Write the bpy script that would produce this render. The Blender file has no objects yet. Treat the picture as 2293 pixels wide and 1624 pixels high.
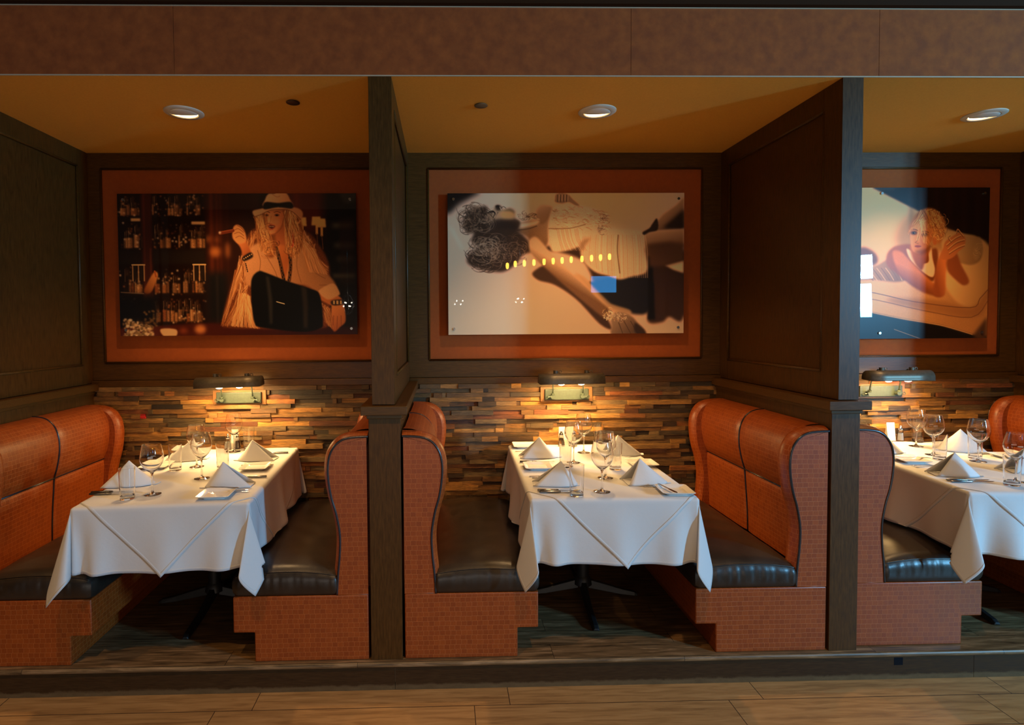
import bpy, bmesh, math, random
import numpy as np
from mathutils import Vector, Matrix

C = bpy.context.scene.collection
SC = bpy.context.scene
PI = math.pi

# ------------------------------------------------------------------ camera
cam_d = bpy.data.cameras.new('camera'); cam = bpy.data.objects.new('camera', cam_d); C.objects.link(cam)
PITCH, YAW, ROLL = .03279, .0224, -.00741
fw = Vector((math.sin(YAW)*math.cos(PITCH), math.cos(YAW)*math.cos(PITCH), -math.sin(PITCH)))
rt0 = Vector((math.cos(YAW), -math.sin(YAW), 0)); up0 = rt0.cross(fw)
rt = rt0*math.cos(ROLL)+up0*math.sin(ROLL); up = -rt0*math.sin(ROLL)+up0*math.cos(ROLL)
m = Matrix.Identity(4)
for i in range(3):
    m[i][0] = rt[i]; m[i][1] = up[i]; m[i][2] = -fw[i]
m[0][3], m[1][3], m[2][3] = .2315, -2.75, 1.6374
cam.matrix_world = m
cam_d.sensor_fit = 'HORIZONTAL'; cam_d.sensor_width = 36; cam_d.lens = 1280/2293*36
cam_d.shift_x = 123.93/2293; cam_d.shift_y = -43.39/2293
cam_d.clip_start = .05
SC.camera = cam

# ------------------------------------------------------------------ world, lights, exposure
SC.view_settings.view_transform = 'Standard'; SC.view_settings.look = 'None'
SC.view_settings.exposure = 0.0; SC.view_settings.gamma = 1.0
w = bpy.data.worlds.new('room_air'); SC.world = w; w.use_nodes = True
w.node_tree.nodes['Background'].inputs[0].default_value = (1.0, .62, .34, 1)
w.node_tree.nodes['Background'].inputs[1].default_value = .06

def area(name, loc, aim, sx, sy, power, col, spread=PI):
    d = bpy.data.lights.new(name, 'AREA'); d.shape = 'RECTANGLE'; d.size = sx; d.size_y = sy
    d.energy = power; d.color = col; d.spread = spread
    o = bpy.data.objects.new(name, d); C.objects.link(o); o.location = loc
    o.rotation_euler = (Vector(aim)-Vector(loc)).to_track_quat('-Z', 'Y').to_euler()
    return o
def spot(name, loc, aim, power, col, angle, blend, rad, parent=None):
    d = bpy.data.lights.new(name, 'SPOT'); d.energy = power; d.color = col
    d.spot_size = angle; d.spot_blend = blend; d.shadow_soft_size = rad
    o = bpy.data.objects.new(name, d); C.objects.link(o); o.location = loc
    o.rotation_euler = (Vector(aim)-Vector(loc)).to_track_quat('-Z', 'Y').to_euler()
    return o
WARM = (1.0, .58, .24)
# daylight through the tall window at the right of the room
for du, dz_, sx_, sy_, p_ in ((-.105, .36, .16, .36, 100), (.105, .36, .16, .36, 100), (-.105, -.16, .16, .52, 145), (.105, -.16, .16, .52, 30)):
    area('window_daylight', (6.68+du*.76, -3.7+du*.65, 2.12+dz_), (1.2+du*.76, .3+du*.65, .9+dz_), sx_, sy_, p_, (.20, .60, 1.0))
# warm ceiling lamps of the room behind the camera
for x_, p_ in ((-2.6, 65), (-.9, 105), (1.1, 105), (3.0, 40)):
    spot('room_lamp_light', (x_, -1.75, 3.6), (x_+.1, .1, .0), p_, WARM, 1.25, .8, .04)
area('room_bounce_fill', (.5, -6.0, .7), (.6, .5, 2.4), 6.0, 1.0, 42, (1.0, .86, .74))  # added fill light, no lamp: stands in for bounce from floor and room

# ------------------------------------------------------------------ helpers
def tag(o, label=None, cat=None, group=None, kind=None):
    if label: o['label'] = label
    if cat: o['category'] = cat
    if group: o['group'] = group
    if kind: o['kind'] = kind
    return o
def empty(name, loc=(0,0,0), rz=0):
    o = bpy.data.objects.new(name, None); C.objects.link(o); o.location = loc; o.rotation_euler = (0,0,rz)
    o.empty_display_size = .05
    return o
class MB:
    def __init__(s): s.v = []; s.f = []; s.uv = []; s.col = []
    def add(s, v, f, uv=None):
        n = len(s.v); s.v += [tuple(p) for p in v]
        for k, fc in enumerate(f):
            s.f.append(tuple(i+n for i in fc)); s.uv.append(uv[k] if uv else None)
        return s
    def box(s, x0, x1, y0, y1, z0, z1, M=None):
        v = [(x, y, z) for z in (z0, z1) for y in (y0, y1) for x in (x0, x1)]
        if M is not None: v = [tuple(M @ Vector(p)) for p in v]
        return s.add(v, [(0,2,3,1),(4,5,7,6),(0,1,5,4),(2,6,7,3),(0,4,6,2),(1,3,7,5)])
    def grid(s, P, uvf=None, closeu=False, closev=False):
        nu, nv = len(P), len(P[0]); v = [p for row in P for p in row]; f = []; uv = []
        for i in range(nu-(0 if closeu else 1)):
            for j in range(nv-(0 if closev else 1)):
                a, b = (i+1) % nu, (j+1) % nv
                f.append((i*nv+j, a*nv+j, a*nv+b, i*nv+b))
                if uvf: uv.append([uvf(i, j), uvf(i+1, j), uvf(i+1, j+1), uvf(i, j+1)])
        return s.add(v, f, uv if uvf else None)
    def lathe(s, prof, n=28, cx=0, cy=0, cz=0):
        P = [[(cx+r*math.cos(2*PI*k/n), cy+r*math.sin(2*PI*k/n), cz+z) for k in range(n)] for r, z in prof]
        return s.grid(P, closev=True)
    def cyl(s, p, q, r, n=12, r2=None):
        p, q = Vector(p), Vector(q); d = (q-p).normalized(); a = d.orthogonal().normalized(); b = d.cross(a)
        r2 = r if r2 is None else r2
        ring = lambda c, r: [tuple(c+(a*math.cos(2*PI*k/n)+b*math.sin(2*PI*k/n))*r) for k in range(n)]
        v = ring(p, r)+ring(q, r2)
        f = [(k, (k+1) % n, n+(k+1) % n, n+k) for k in range(n)]+[tuple(range(n-1, -1, -1)), tuple(range(n, 2*n))]
        return s.add(v, f)
    def tube(s, pts, r, n=8, closed=False, caps=True):
        pts = [Vector(p) for p in pts]; N = len(pts); rings = []
        prev = None
        for i in range(N):
            a = pts[(i-1) % N] if (closed or i > 0) else pts[i]; b = pts[(i+1) % N] if (closed or i < N-1) else pts[i]
            t = (b-a).normalized()
            if prev is None: u = t.orthogonal().normalized()
            else: u = (prev-t*prev.dot(t)).normalized()
            prev = u; w2 = t.cross(u)
            rings.append([tuple(pts[i]+(u*math.cos(2*PI*k/n)+w2*math.sin(2*PI*k/n))*r) for k in range(n)])
        base = len(s.v); s.grid(rings, closeu=closed, closev=True)
        if caps and not closed:
            s.f.append(tuple(base+k for k in range(n))); s.uv.append(None)
            s.f.append(tuple(base+(N-1)*n+k for k in range(n-1, -1, -1))); s.uv.append(None)
        return s
    def extrude_y(s, prof, y0, y1):          # prof in (x, z)
        n = len(prof); v = [(x, y0, z) for x, z in prof]+[(x, y1, z) for x, z in prof]
        return s.add(v, [tuple(range(n)), tuple(range(2*n-1, n-1, -1))]+[(k, n+k, n+(k+1) % n, (k+1) % n) for k in range(n)])
    def build(s, name, mat, parent=None, smooth=False, bevel=0, seg=2, loc=None, autos=None, solid=0):
        me = bpy.data.meshes.new(name); me.from_pydata(s.v, [], s.f)
        bm = bmesh.new(); bm.from_mesh(me); bmesh.ops.recalc_face_normals(bm, faces=bm.faces); bm.to_mesh(me); bm.free()
        ul = me.uv_layers.new(name='UVMap')
        uvd = {}
        if any(u is not None for u in s.uv):
            for k, u in enumerate(s.uv):
                if u is not None:
                    for vi, c in zip(s.f[k], u): uvd[(frozenset(s.f[k]), vi)] = c
        for p in me.polygons:
            key = frozenset(p.vertices); n = p.normal; ax = max(range(3), key=lambda i: abs(n[i]))
            for li in p.loop_indices:
                vi = me.loops[li].vertex_index
                c = uvd.get((key, vi))
                if c is None:
                    q = me.vertices[vi].co
                    c = (q.y, q.z) if ax == 0 else ((q.x, q.z) if ax == 1 else (q.x, q.y))
                ul.data[li].uv = c
            p.use_smooth = smooth
        if autos:
            for p in me.polygons: p.use_smooth = True
            me.set_sharp_from_angle(angle=autos)
        me.materials.append(mat)
        o = bpy.data.objects.new(name, me); C.objects.link(o)
        if loc: o.location = loc
        if parent: o.parent = parent
        if solid:
            md = o.modifiers.new('thick', 'SOLIDIFY'); md.thickness = solid; md.offset = 0
        if bevel:
            md = o.modifiers.new('bev', 'BEVEL'); md.width = bevel; md.segments = seg; md.limit_method = 'ANGLE'; md.harden_normals = False
        return o
def copy_tree(o, parent=None):
    c = o.copy(); C.objects.link(c); c.parent = parent
    for ch in [x for x in KIDS.get(o.name, [])]: copy_tree(ch, c)
    return c
KIDS = {}
def kids(o):
    KIDS[o.name] = [x for x in o.children]
    for x in o.children: kids(x)

# ------------------------------------------------------------------ materials
def newmat(name):
    mt = bpy.data.materials.new(name); mt.use_nodes = True; nt = mt.node_tree
    return mt, nt, nt.nodes['Principled BSDF']
def N(nt, t, **kw):
    n = nt.nodes.new(t)
    for k, v in kw.items():
        if k in n.inputs.keys(): n.inputs[k].default_value = v
        else: setattr(n, k, v)
    return n
def ramp(nt, stops):
    r = nt.nodes.new('ShaderNodeValToRGB'); e = r.color_ramp.elements
    while len(e) < len(stops): e.new(.5)
    for k, (p, c) in enumerate(stops): e[k].position = p; e[k].color = (*c, 1)
    return r
def L(nt, a, b): nt.links.new(a, b)
def plain(name, col, rough=.5, metal=0, **kw):
    mt, nt, b = newmat(name)
    b.inputs['Base Color'].default_value = (*col, 1); b.inputs['Roughness'].default_value = rough; b.inputs['Metallic'].default_value = metal
    for k, v in kw.items(): b.inputs[k.replace('_', ' ')].default_value = v
    return mt
def noisy(name, c1, c2, scale=(1,1,1), nscale=8, detail=6, rough=(.4,.6), bump=.1, bdist=.002, coord='Object', lo=.3, hi=.7, **kw):
    mt, nt, b = newmat(name)
    tc = N(nt, 'ShaderNodeTexCoord'); mp = N(nt, 'ShaderNodeMapping'); mp.inputs['Scale'].default_value = scale
    L(nt, tc.outputs[coord], mp.inputs[0])
    n = N(nt, 'ShaderNodeTexNoise', Scale=nscale, Detail=detail, Roughness=.6); L(nt, mp.outputs[0], n.inputs['Vector'])
    r = ramp(nt, [(lo, c1), (hi, c2)]); L(nt, n.outputs[0], r.inputs[0]); L(nt, r.outputs[0], b.inputs['Base Color'])
    mr = N(nt, 'ShaderNodeMapRange'); mr.inputs[3].default_value = rough[0]; mr.inputs[4].default_value = rough[1]
    L(nt, n.outputs[0], mr.inputs[0]); L(nt, mr.outputs[0], b.inputs['Roughness'])
    if bump:
        bp = N(nt, 'ShaderNodeBump', Strength=bump, Distance=bdist); L(nt, n.outputs[0], bp.inputs['Height']); L(nt, bp.outputs[0], b.inputs['Normal'])
    for k, v in kw.items(): b.inputs[k.replace('_', ' ')].default_value = v
    return mt
M = {}
M['wood_dark'] = noisy('dark_stained_wood', (.042, .0155, .0022), (.098, .039, .0062), scale=(9, 9, 1.0), nscale=14, detail=8, rough=(.34, .5), bump=.12, bdist=.0006, Specular_IOR_Level=.3)
M['wood_trim'] = noisy('dark_stained_trim', (.050, .020, .003), (.105, .043, .007), scale=(2, 30, 30), nscale=8, detail=6, rough=(.3, .45), bump=.08, bdist=.0005, Specular_IOR_Level=.3)
M['suede'] = noisy('terracotta_suede', (.25, .052, .006), (.38, .088, .012), scale=(1, 1, 1), nscale=16, detail=12, rough=(.8, .95), bump=.15, bdist=.001, lo=.35, hi=.68)
M['suede_panel'] = noisy('terracotta_panel_cloth', (.33, .062, .0035), (.38, .075, .005), nscale=40, detail=4, rough=(.8, .9), bump=.05, bdist=.0005)
M['ceiling'] = noisy('ochre_ceiling_paint', (.74, .33, .030), (.80, .37, .040), nscale=120, detail=3, rough=(.8, .9), bump=.1, bdist=.0006)
M['white_edge'] = plain('off_white_edge', (.55, .42, .28), .6)
M['crown'] = plain('dark_crown', (.035, .013, .004), .7, Specular_IOR_Level=.1)
def woven():
    mt, nt, b = newmat('woven_terracotta_leather')
    tc = N(nt, 'ShaderNodeTexCoord')
    n0 = N(nt, 'ShaderNodeTexNoise', Scale=6.0, Detail=2.0); L(nt, tc.outputs['UV'], n0.inputs['Vector'])
    va = N(nt, 'ShaderNodeVectorMath', operation='SCALE'); va.inputs['Scale'].default_value = .006; L(nt, n0.outputs['Color'], va.inputs[0])
    ad = N(nt, 'ShaderNodeVectorMath', operation='ADD'); L(nt, tc.outputs['UV'], ad.inputs[0]); L(nt, va.outputs[0], ad.inputs[1])
    br = N(nt, 'ShaderNodeTexBrick'); br.offset = .22; br.offset_frequency = 2; br.squash = 1
    for k, v in {'Scale': 1.0, 'Mortar Size': .0007, 'Mortar Smooth': .4, 'Bias': 0.0, 'Brick Width': .0265, 'Row Height': .0235}.items(): br.inputs[k].default_value = v
    br.inputs['Color1'].default_value = (.265, .044, .004, 1); br.inputs['Color2'].default_value = (.335, .062, .006, 1); br.inputs['Mortar'].default_value = (.50, .15, .035, 1)
    L(nt, ad.outputs[0], br.inputs['Vector'])
    n1 = N(nt, 'ShaderNodeTexNoise', Scale=250.0, Detail=3.0); L(nt, tc.outputs['UV'], n1.inputs['Vector'])
    mx = N(nt, 'ShaderNodeMix', data_type='RGBA', blend_type='MULTIPLY'); mx.inputs[0].default_value = .5
    rr = ramp(nt, [(.3, (.62, .62, .62)), (.7, (1.15, 1.15, 1.15))]); L(nt, n1.outputs[0], rr.inputs[0])
    L(nt, br.outputs['Color'], mx.inputs[6]); L(nt, rr.outputs[0], mx.inputs[7]); L(nt, mx.outputs[2], b.inputs['Base Color'])
    b.inputs['Roughness'].default_value = .40; b.inputs['Specular IOR Level'].default_value = .6
    inv = N(nt, 'ShaderNodeMath', operation='SUBTRACT'); inv.inputs[0].default_value = 1; L(nt, br.outputs['Fac'], inv.inputs[1])
    sp = N(nt, 'ShaderNodeSeparateColor'); L(nt, br.outputs['Color'], sp.inputs[0])
    m2 = N(nt, 'ShaderNodeMath', operation='MULTIPLY_ADD'); m2.inputs[1].default_value = 3.0; L(nt, sp.outputs[0], m2.inputs[0]); L(nt, inv.outputs[0], m2.inputs[2])
    bp = N(nt, 'ShaderNodeBump', Strength=.5, Distance=.0012); L(nt, m2.outputs[0], bp.inputs['Height']); L(nt, bp.outputs[0], b.inputs['Normal'])
    return mt
M['woven'] = woven()
M['black_leather'] = noisy('black_seat_leather', (.016, .011, .008), (.032, .021, .014), nscale=9, detail=5, rough=(.28, .46), bump=.35, bdist=.006, Specular_IOR_Level=.6)
M['piping'] = plain('navy_black_piping', (.012, .012, .018), .25, Specular_IOR_Level=.8)
M['patch'] = plain('dark_repair_patch', (.006, .007, .010), .8, Specular_IOR_Level=.1)
M['thread'] = plain('tan_stitching', (.10, .06, .03), .5)
def cladding():
    mt, nt, b = newmat('reclaimed_wood_blocks')
    at = N(nt, 'ShaderNodeAttribute', attribute_name='block'); tc = N(nt, 'ShaderNodeTexCoord')
    mp = N(nt, 'ShaderNodeMapping'); mp.inputs['Scale'].default_value = (6, 60, 60); L(nt, tc.outputs['Object'], mp.inputs[0])
    add = N(nt, 'ShaderNodeVectorMath', operation='ADD'); sc = N(nt, 'ShaderNodeVectorMath', operation='SCALE'); sc.inputs['Scale'].default_value = 40
    L(nt, at.outputs['Color'], sc.inputs[0]); L(nt, mp.outputs[0], add.inputs[0]); L(nt, sc.outputs[0], add.inputs[1])
    n = N(nt, 'ShaderNodeTexNoise', Scale=3.0, Detail=8.0, Roughness=.7); L(nt, add.outputs[0], n.inputs['Vector'])
    r = ramp(nt, [(.28, (.35, .33, .32)), (.5, (.9, .9, .9)), (.72, (1.5, 1.4, 1.25))]); L(nt, n.outputs[0], r.inputs[0])
    n2 = N(nt, 'ShaderNodeTexNoise', Scale=.9, Detail=3.0); L(nt, add.outputs[0], n2.inputs['Vector'])
    r2 = ramp(nt, [(.35, (.55, .55, .6)), (.6, (1.1, 1.05, 1.0))]); L(nt, n2.outputs[0], r2.inputs[0])
    m1 = N(nt, 'ShaderNodeMix', data_type='RGBA', blend_type='MULTIPLY'); m1.inputs[0].default_value = 1
    m2 = N(nt, 'ShaderNodeMix', data_type='RGBA', blend_type='MULTIPLY'); m2.inputs[0].default_value = .8
    L(nt, at.outputs['Color'], m1.inputs[6]); L(nt, r.outputs[0], m1.inputs[7]); L(nt, m1.outputs[2], m2.inputs[6]); L(nt, r2.outputs[0], m2.inputs[7])
    L(nt, m2.outputs[2], b.inputs['Base Color']); b.inputs['Roughness'].default_value = .55
    bp = N(nt, 'ShaderNodeBump', Strength=.7, Distance=.005); L(nt, n.outputs[0], bp.inputs['Height']); L(nt, bp.outputs[0], b.inputs['Normal'])
    return mt
M['cladding'] = cladding()
def planks(name, c1, c2, c3, width, height, off, gap, gapc, rough, shift=(0,0,0), wear=0, gsc=(2.2, 26, 26)):
    mt, nt, b = newmat(name)
    tc = N(nt, 'ShaderNodeTexCoord'); mp = N(nt, 'ShaderNodeMapping'); mp.inputs['Location'].default_value = shift
    L(nt, tc.outputs['Object'], mp.inputs[0])
    br = N(nt, 'ShaderNodeTexBrick'); br.offset = off; br.offset_frequency = 2
    for k, v in {'Scale': 1.0, 'Mortar Size': gap, 'Mortar Smooth': .1, 'Bias': 0.0, 'Brick Width': width, 'Row Height': height}.items(): br.inputs[k].default_value = v
    br.inputs['Color1'].default_value = (0, 0, 0, 1); br.inputs['Color2'].default_value = (1, 1, 1, 1); br.inputs['Mortar'].default_value = (.5, .5, .5, 1)
    L(nt, mp.outputs[0], br.inputs['Vector'])
    mg = N(nt, 'ShaderNodeMapping'); mg.inputs['Scale'].default_value = gsc; L(nt, tc.outputs['Object'], mg.inputs[0])
    ad = N(nt, 'ShaderNodeVectorMath', operation='MULTIPLY_ADD'); ad.inputs[1].default_value = (9, 9, 9); L(nt, br.outputs['Color'], ad.inputs[0]); L(nt, mg.outputs[0], ad.inputs[2])
    n = N(nt, 'ShaderNodeTexNoise', Scale=1.6, Detail=9.0, Roughness=.62, Distortion=.6); L(nt, ad.outputs[0], n.inputs['Vector'])
    r = ramp(nt, [(.3, c1), (.52, c2), (.75, c3)]); L(nt, n.outputs[0], r.inputs[0])
    mx = N(nt, 'ShaderNodeMix', data_type='RGBA'); L(nt, br.outputs['Fac'], mx.inputs[0]); L(nt, r.outputs[0], mx.inputs[6]); mx.inputs[7].default_value = (*gapc, 1)
    L(nt, mx.outputs[2], b.inputs['Base Color'])
    mr = N(nt, 'ShaderNodeMapRange'); mr.inputs[3].default_value = rough[0]; mr.inputs[4].default_value = rough[1]; L(nt, n.outputs[0], mr.inputs[0]); L(nt, mr.outputs[0], b.inputs['Roughness'])
    bp = N(nt, 'ShaderNodeBump', Strength=.25, Distance=.001); L(nt, n.outputs[0], bp.inputs['Height']); L(nt, bp.outputs[0], b.inputs['Normal'])
    return mt
M['oak_tile'] = planks('pale_oak_look_tile', (.25, .125, .042), (.43, .23, .08), (.54, .31, .12), 1.2, .2, .86, .002, (.06, .03, .015), (.32, .5), shift=(-.36, .14, 0))
M['platform'] = planks('worn_dark_plank', (.05, .028, .012), (.19, .108, .045), (.42, .25, .12), 1.6, .125, .4, .0012, (.01, .006, .003), (.3, .55), shift=(.2, .017, 0), gsc=(3, 34, 34))
def riser_mat():
    mt = noisy('scuffed_riser_wood', (.032, .014, .004), (.06, .028, .008), scale=(3, 10, 30), nscale=6, detail=8, rough=(.45, .65), bump=.1, bdist=.0006, Specular_IOR_Level=.25)
    nt = mt.node_tree; b = nt.nodes['Principled BSDF']; src = b.inputs['Base Color'].links[0].from_socket
    tc = N(nt, 'ShaderNodeTexCoord'); sx = N(nt, 'ShaderNodeSeparateXYZ'); L(nt, tc.outputs['Object'], sx.inputs[0])
    n = N(nt, 'ShaderNodeTexNoise', Scale=9.0, Detail=8.0, Roughness=.7); L(nt, tc.outputs['Object'], n.inputs['Vector'])
    a = N(nt, 'ShaderNodeMath', operation='MULTIPLY_ADD'); a.inputs[1].default_value = .05; L(nt, n.outputs[0], a.inputs[0]); L(nt, sx.outputs[2], a.inputs[2])
    mr = N(nt, 'ShaderNodeMapRange'); mr.inputs[1].default_value = -.088; mr.inputs[2].default_value = -.1; L(nt, a.outputs[0], mr.inputs[0])
    m3 = N(nt, 'ShaderNodeMath', operation='MULTIPLY'); L(nt, mr.outputs[0], m3.inputs[0]); L(nt, n.outputs[0], m3.inputs[1])
    mx = N(nt, 'ShaderNodeMix', data_type='RGBA'); L(nt, m3.outputs[0], mx.inputs[0]); L(nt, src, mx.inputs[6]); mx.inputs[7].default_value = (.20, .13, .06, 1)
    L(nt, mx.outputs[2], b.inputs['Base Color'])
    return mt
M['riser'] = riser_mat()
def linen(name, hem=True, col=(.64, .64, .64)):
    mt, nt, b = newmat(name)
    tc = N(nt, 'ShaderNodeTexCoord')
    n = N(nt, 'ShaderNodeTexNoise', Scale=7.0, Detail=6.0, Roughness=.6); L(nt, tc.outputs['Object'], n.inputs['Vector'])
    n2 = N(nt, 'ShaderNodeTexNoise', Scale=500.0, Detail=2.0); L(nt, tc.outputs['Object'], n2.inputs['Vector'])
    b.inputs['Base Color'].default_value = (*col, 1); b.inputs['Roughness'].default_value = .72
    b.inputs['Sheen Weight'].default_value = .15
    bp = N(nt, 'ShaderNodeBump', Strength=.35, Distance=.006); L(nt, n.outputs[0], bp.inputs['Height'])
    b2 = N(nt, 'ShaderNodeBump', Strength=.12, Distance=.0006); L(nt, n2.outputs[0], b2.inputs['Height']); L(nt, bp.outputs[0], b2.inputs['Normal'])
    last = b2
    if hem:                                   # UV.x = distance from the hem
        sx = N(nt, 'ShaderNodeSeparateXYZ'); L(nt, tc.outputs['UV'], sx.inputs[0])
        st = N(nt, 'ShaderNodeMapRange'); st.inputs[1].default_value = .016; st.inputs[2].default_value = .013; L(nt, sx.outputs[0], st.inputs[0])
        b3 = N(nt, 'ShaderNodeBump', Strength=1.0, Distance=.0025); L(nt, st.outputs[0], b3.inputs['Height']); L(nt, b2.outputs[0], b3.inputs['Normal']); last = b3
    L(nt, last.outputs[0], b.inputs['Normal'])
    return mt
M['linen'] = linen('white_table_linen'); M['napkin'] = linen('white_napkin_linen', hem=False)
M['china'] = plain('white_china', (.82, .80, .76), .12, Specular_IOR_Level=.6)
M['steel'] = plain('polished_steel', (.62, .60, .57), .16, 1)
M['steel_dark'] = plain('dark_steel_handle', (.26, .26, .27), .2, 1)
M['iron'] = plain('black_cast_iron', (.012, .011, .011), .45)
M['table_wood'] = plain('plain_table_board', (.05, .03, .02), .6)
M['bronze'] = noisy('dark_bronze_shade', (.11, .09, .06), (.15, .12, .085), nscale=60, detail=4, rough=(.35, .5), bump=.05, bdist=.0004, Metallic=.5)
M['bronze_plate'] = noisy('aged_bronze_plate', (.028, .040, .030), (.045, .062, .046), nscale=50, detail=4, rough=(.4, .55), bump=.05, bdist=.0004, Metallic=.35)
M['wood_back'] = plain('lamp_mount_wood', (.16, .07, .02), .5)
M['white_metal'] = plain('white_lamp_trim', (.62, .56, .46), .4)
M['dark_metal'] = plain('brown_sprinkler_cap', (.06, .03, .02), .4, .6)
M['grey_metal'] = plain('grey_sprinkler_cap', (.18, .15, .10), .35, .7)
M['paper'] = plain('white_card_stock', (.80, .77, .68), .5)
M['salt'] = plain('white_salt', (.85, .83, .78), .6); M['pepper'] = plain('ground_pepper', (.10, .06, .035), .8)
def glass(name, rough=0.0, col=(1, 1, 1)):
    mt, nt, b = newmat(name)
    b.inputs['Base Color'].default_value = (*col, 1); b.inputs['Roughness'].default_value = rough
    b.inputs['Transmission Weight'].default_value = 1; b.inputs['IOR'].default_value = 1.5
    return mt
M['glass'] = glass('clear_glass')
def emis(name, col, s):
    mt, nt, b = newmat(name); b.inputs['Base Color'].default_value = (*col, 1)
    b.inputs['Emission Color'].default_value = (*col, 1); b.inputs['Emission Strength'].default_value = s
    return mt
M['bulb'] = emis('lit_bulb', (1, .86, .66), 14)
M['lamp_lens'] = emis('lit_lamp_lens', (1, .72, .36), 9)
M['gimbal'] = plain('white_gimbal', (.66, .62, .55), .35)
# ------------------------------------------------------------------ setting
YB, ZC, ZL, ZF = 1.206, 2.813, 1.273, -.143
rnd = random.Random(7)
b = MB(); b.box(-6, 9, -6.2, 0.05, ZF-.05, ZF)
tag(b.build('floor', M['oak_tile']), 'pale oak look plank tile floor in front of the raised booths', kind='structure')
# raised platform: deck, nosing and riser
pf = MB().box(-6, 9, 0.0, 1.4, -.04, 0.0).build('platform', M['platform']); tag(pf, 'raised dark plank platform carrying the booths', kind='structure')
nz = MB(); pr = [(.0+.0, 0.0), (-.012, 0.0)]+[(-.012-.014*math.sin(a), -.014+.014*math.cos(a)) for a in [PI*k/8 for k in range(1, 9)]]+[(0, -.028)]
nz.add([(x, y, z) for x in (-6, 9) for y, z in pr], [tuple(range(len(pr))), tuple(range(2*len(pr)-1, len(pr)-1, -1))]+[(k, (k+1) % len(pr), len(pr)+(k+1) % len(pr), len(pr)+k) for k in range(len(pr))])
nz.build('nosing', M['platform'], pf, autos=.6)
for x0, x1 in ((-6, -.02), (-.018, 2.86), (2.862, 9)): MB().box(x0, x1, -.012, .0, ZF+.0005, -.028).build('riser', M['riser'], pf)
MB().box(2.455, 2.50, -.0125, -.0118, -.072, -.034).build('patch', M['patch'], pf)
# ceiling over the booths, header above, crown
tag(MB().box(-6, 9, -.002, 1.4, ZC, ZC+.02).build('ceiling', M['ceiling']), 'ochre painted ceiling above the booths', kind='structure')
hd = MB()
for x0, x1 in ((-6, -1.02), (-1.018, 1.132), (1.134, 2.333), (2.335, 9)): hd.box(x0, x1, -.006, -.002, ZC+.004, 3.13)
ho = hd.build('wall_header', M['suede']); tag(ho, 'terracotta suede faced header above the booths', kind='structure')
MB().box(-6, 9, -.0058, .0, ZC-.001, ZC+.004).build('corner_bead', M['white_edge'], ho)
MB().box(-6, 9, -.001, .1, ZC+.02, 3.13).build('backing', M['suede'], ho)
tr = MB().box(-6, 9, -.04, .1, 3.1335, 3.9).build('trim_1', M['crown']); tag(tr, 'dark brown crown band above the suede header', kind='structure')
MB().box(-6, 9, -.012, -.004, 3.13, 3.1335).build('edge_strip', M['white_edge'], tr)

# partitions: (upper left, upper right, lower left, lower right)
PART = [(-2.285, -2.169, -2.31, -2.148), (-.117, -.007, -.135, .018), (2.163, 2.266, 2.132, 2.274), (4.282, 4.392, 4.25, 4.42)]
def partition(k, xl, xr, Xl, Xr):
    u = MB()                                   # stiles, rails round a recessed panel, both faces
    rec = .012
    u.box(xl, xr, 0, .135, ZL-.02, ZC)
    u.box(xl, xr, 1.10, YB, ZL-.02, ZC)
    u.box(xl, xr, .135, 1.10, 2.70, ZC)
    u.box(xl, xr, .135, 1.10, ZL-.02, 1.385)
    o = u.build('wall_partition', M['wood_dark'], autos=.5, bevel=.0015, seg=1)
    tag(o, ['dark wood partition at the left end of the booths', 'dark wood partition between the left and middle booths', 'dark wood partition between the middle and right booths', 'dark wood partition at the right end of the booths'][k], kind='structure')
    MB().box(xl+rec, xr-rec, .135, 1.10, 1.385, 2.70).build('recessed_panel', M['wood_dark'], o)
    for s, xf in ((-1, xl), (1, xr)):          # bead moulding
        bd = MB(); c = xf-s*.004
        for p, q in (((c, .135, 1.385), (c, .135, 2.70)), ((c, 1.10, 1.385), (c, 1.10, 2.70)), ((c, .135, 2.70), (c, 1.10, 2.70)), ((c, .135, 1.385), (c, 1.10, 1.385))): bd.tube([p, q], .008, 8)
        bd.build('bead_moulding', M['wood_trim'], o, smooth=True)
    MB().box(Xl, Xr, 0.0, YB, 0, 1.20).build('lower_wall', M['wood_dark'], o, bevel=.0015, seg=1)
    cx, hw = (Xl+Xr)/2, (Xr-Xl)/2+.034
    cp = MB().box(cx-hw, cx+hw, -.034, YB, 1.206, 1.25); cp.build('ledge', M['wood_trim'], o, bevel=.003)
    MB().box(Xl-.008, Xr+.008, -.008, YB, 1.185, 1.206).build('ledge_cove', M['wood_trim'], o, bevel=.003)
for k, a in enumerate(PART): partition(k, *a)

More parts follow.
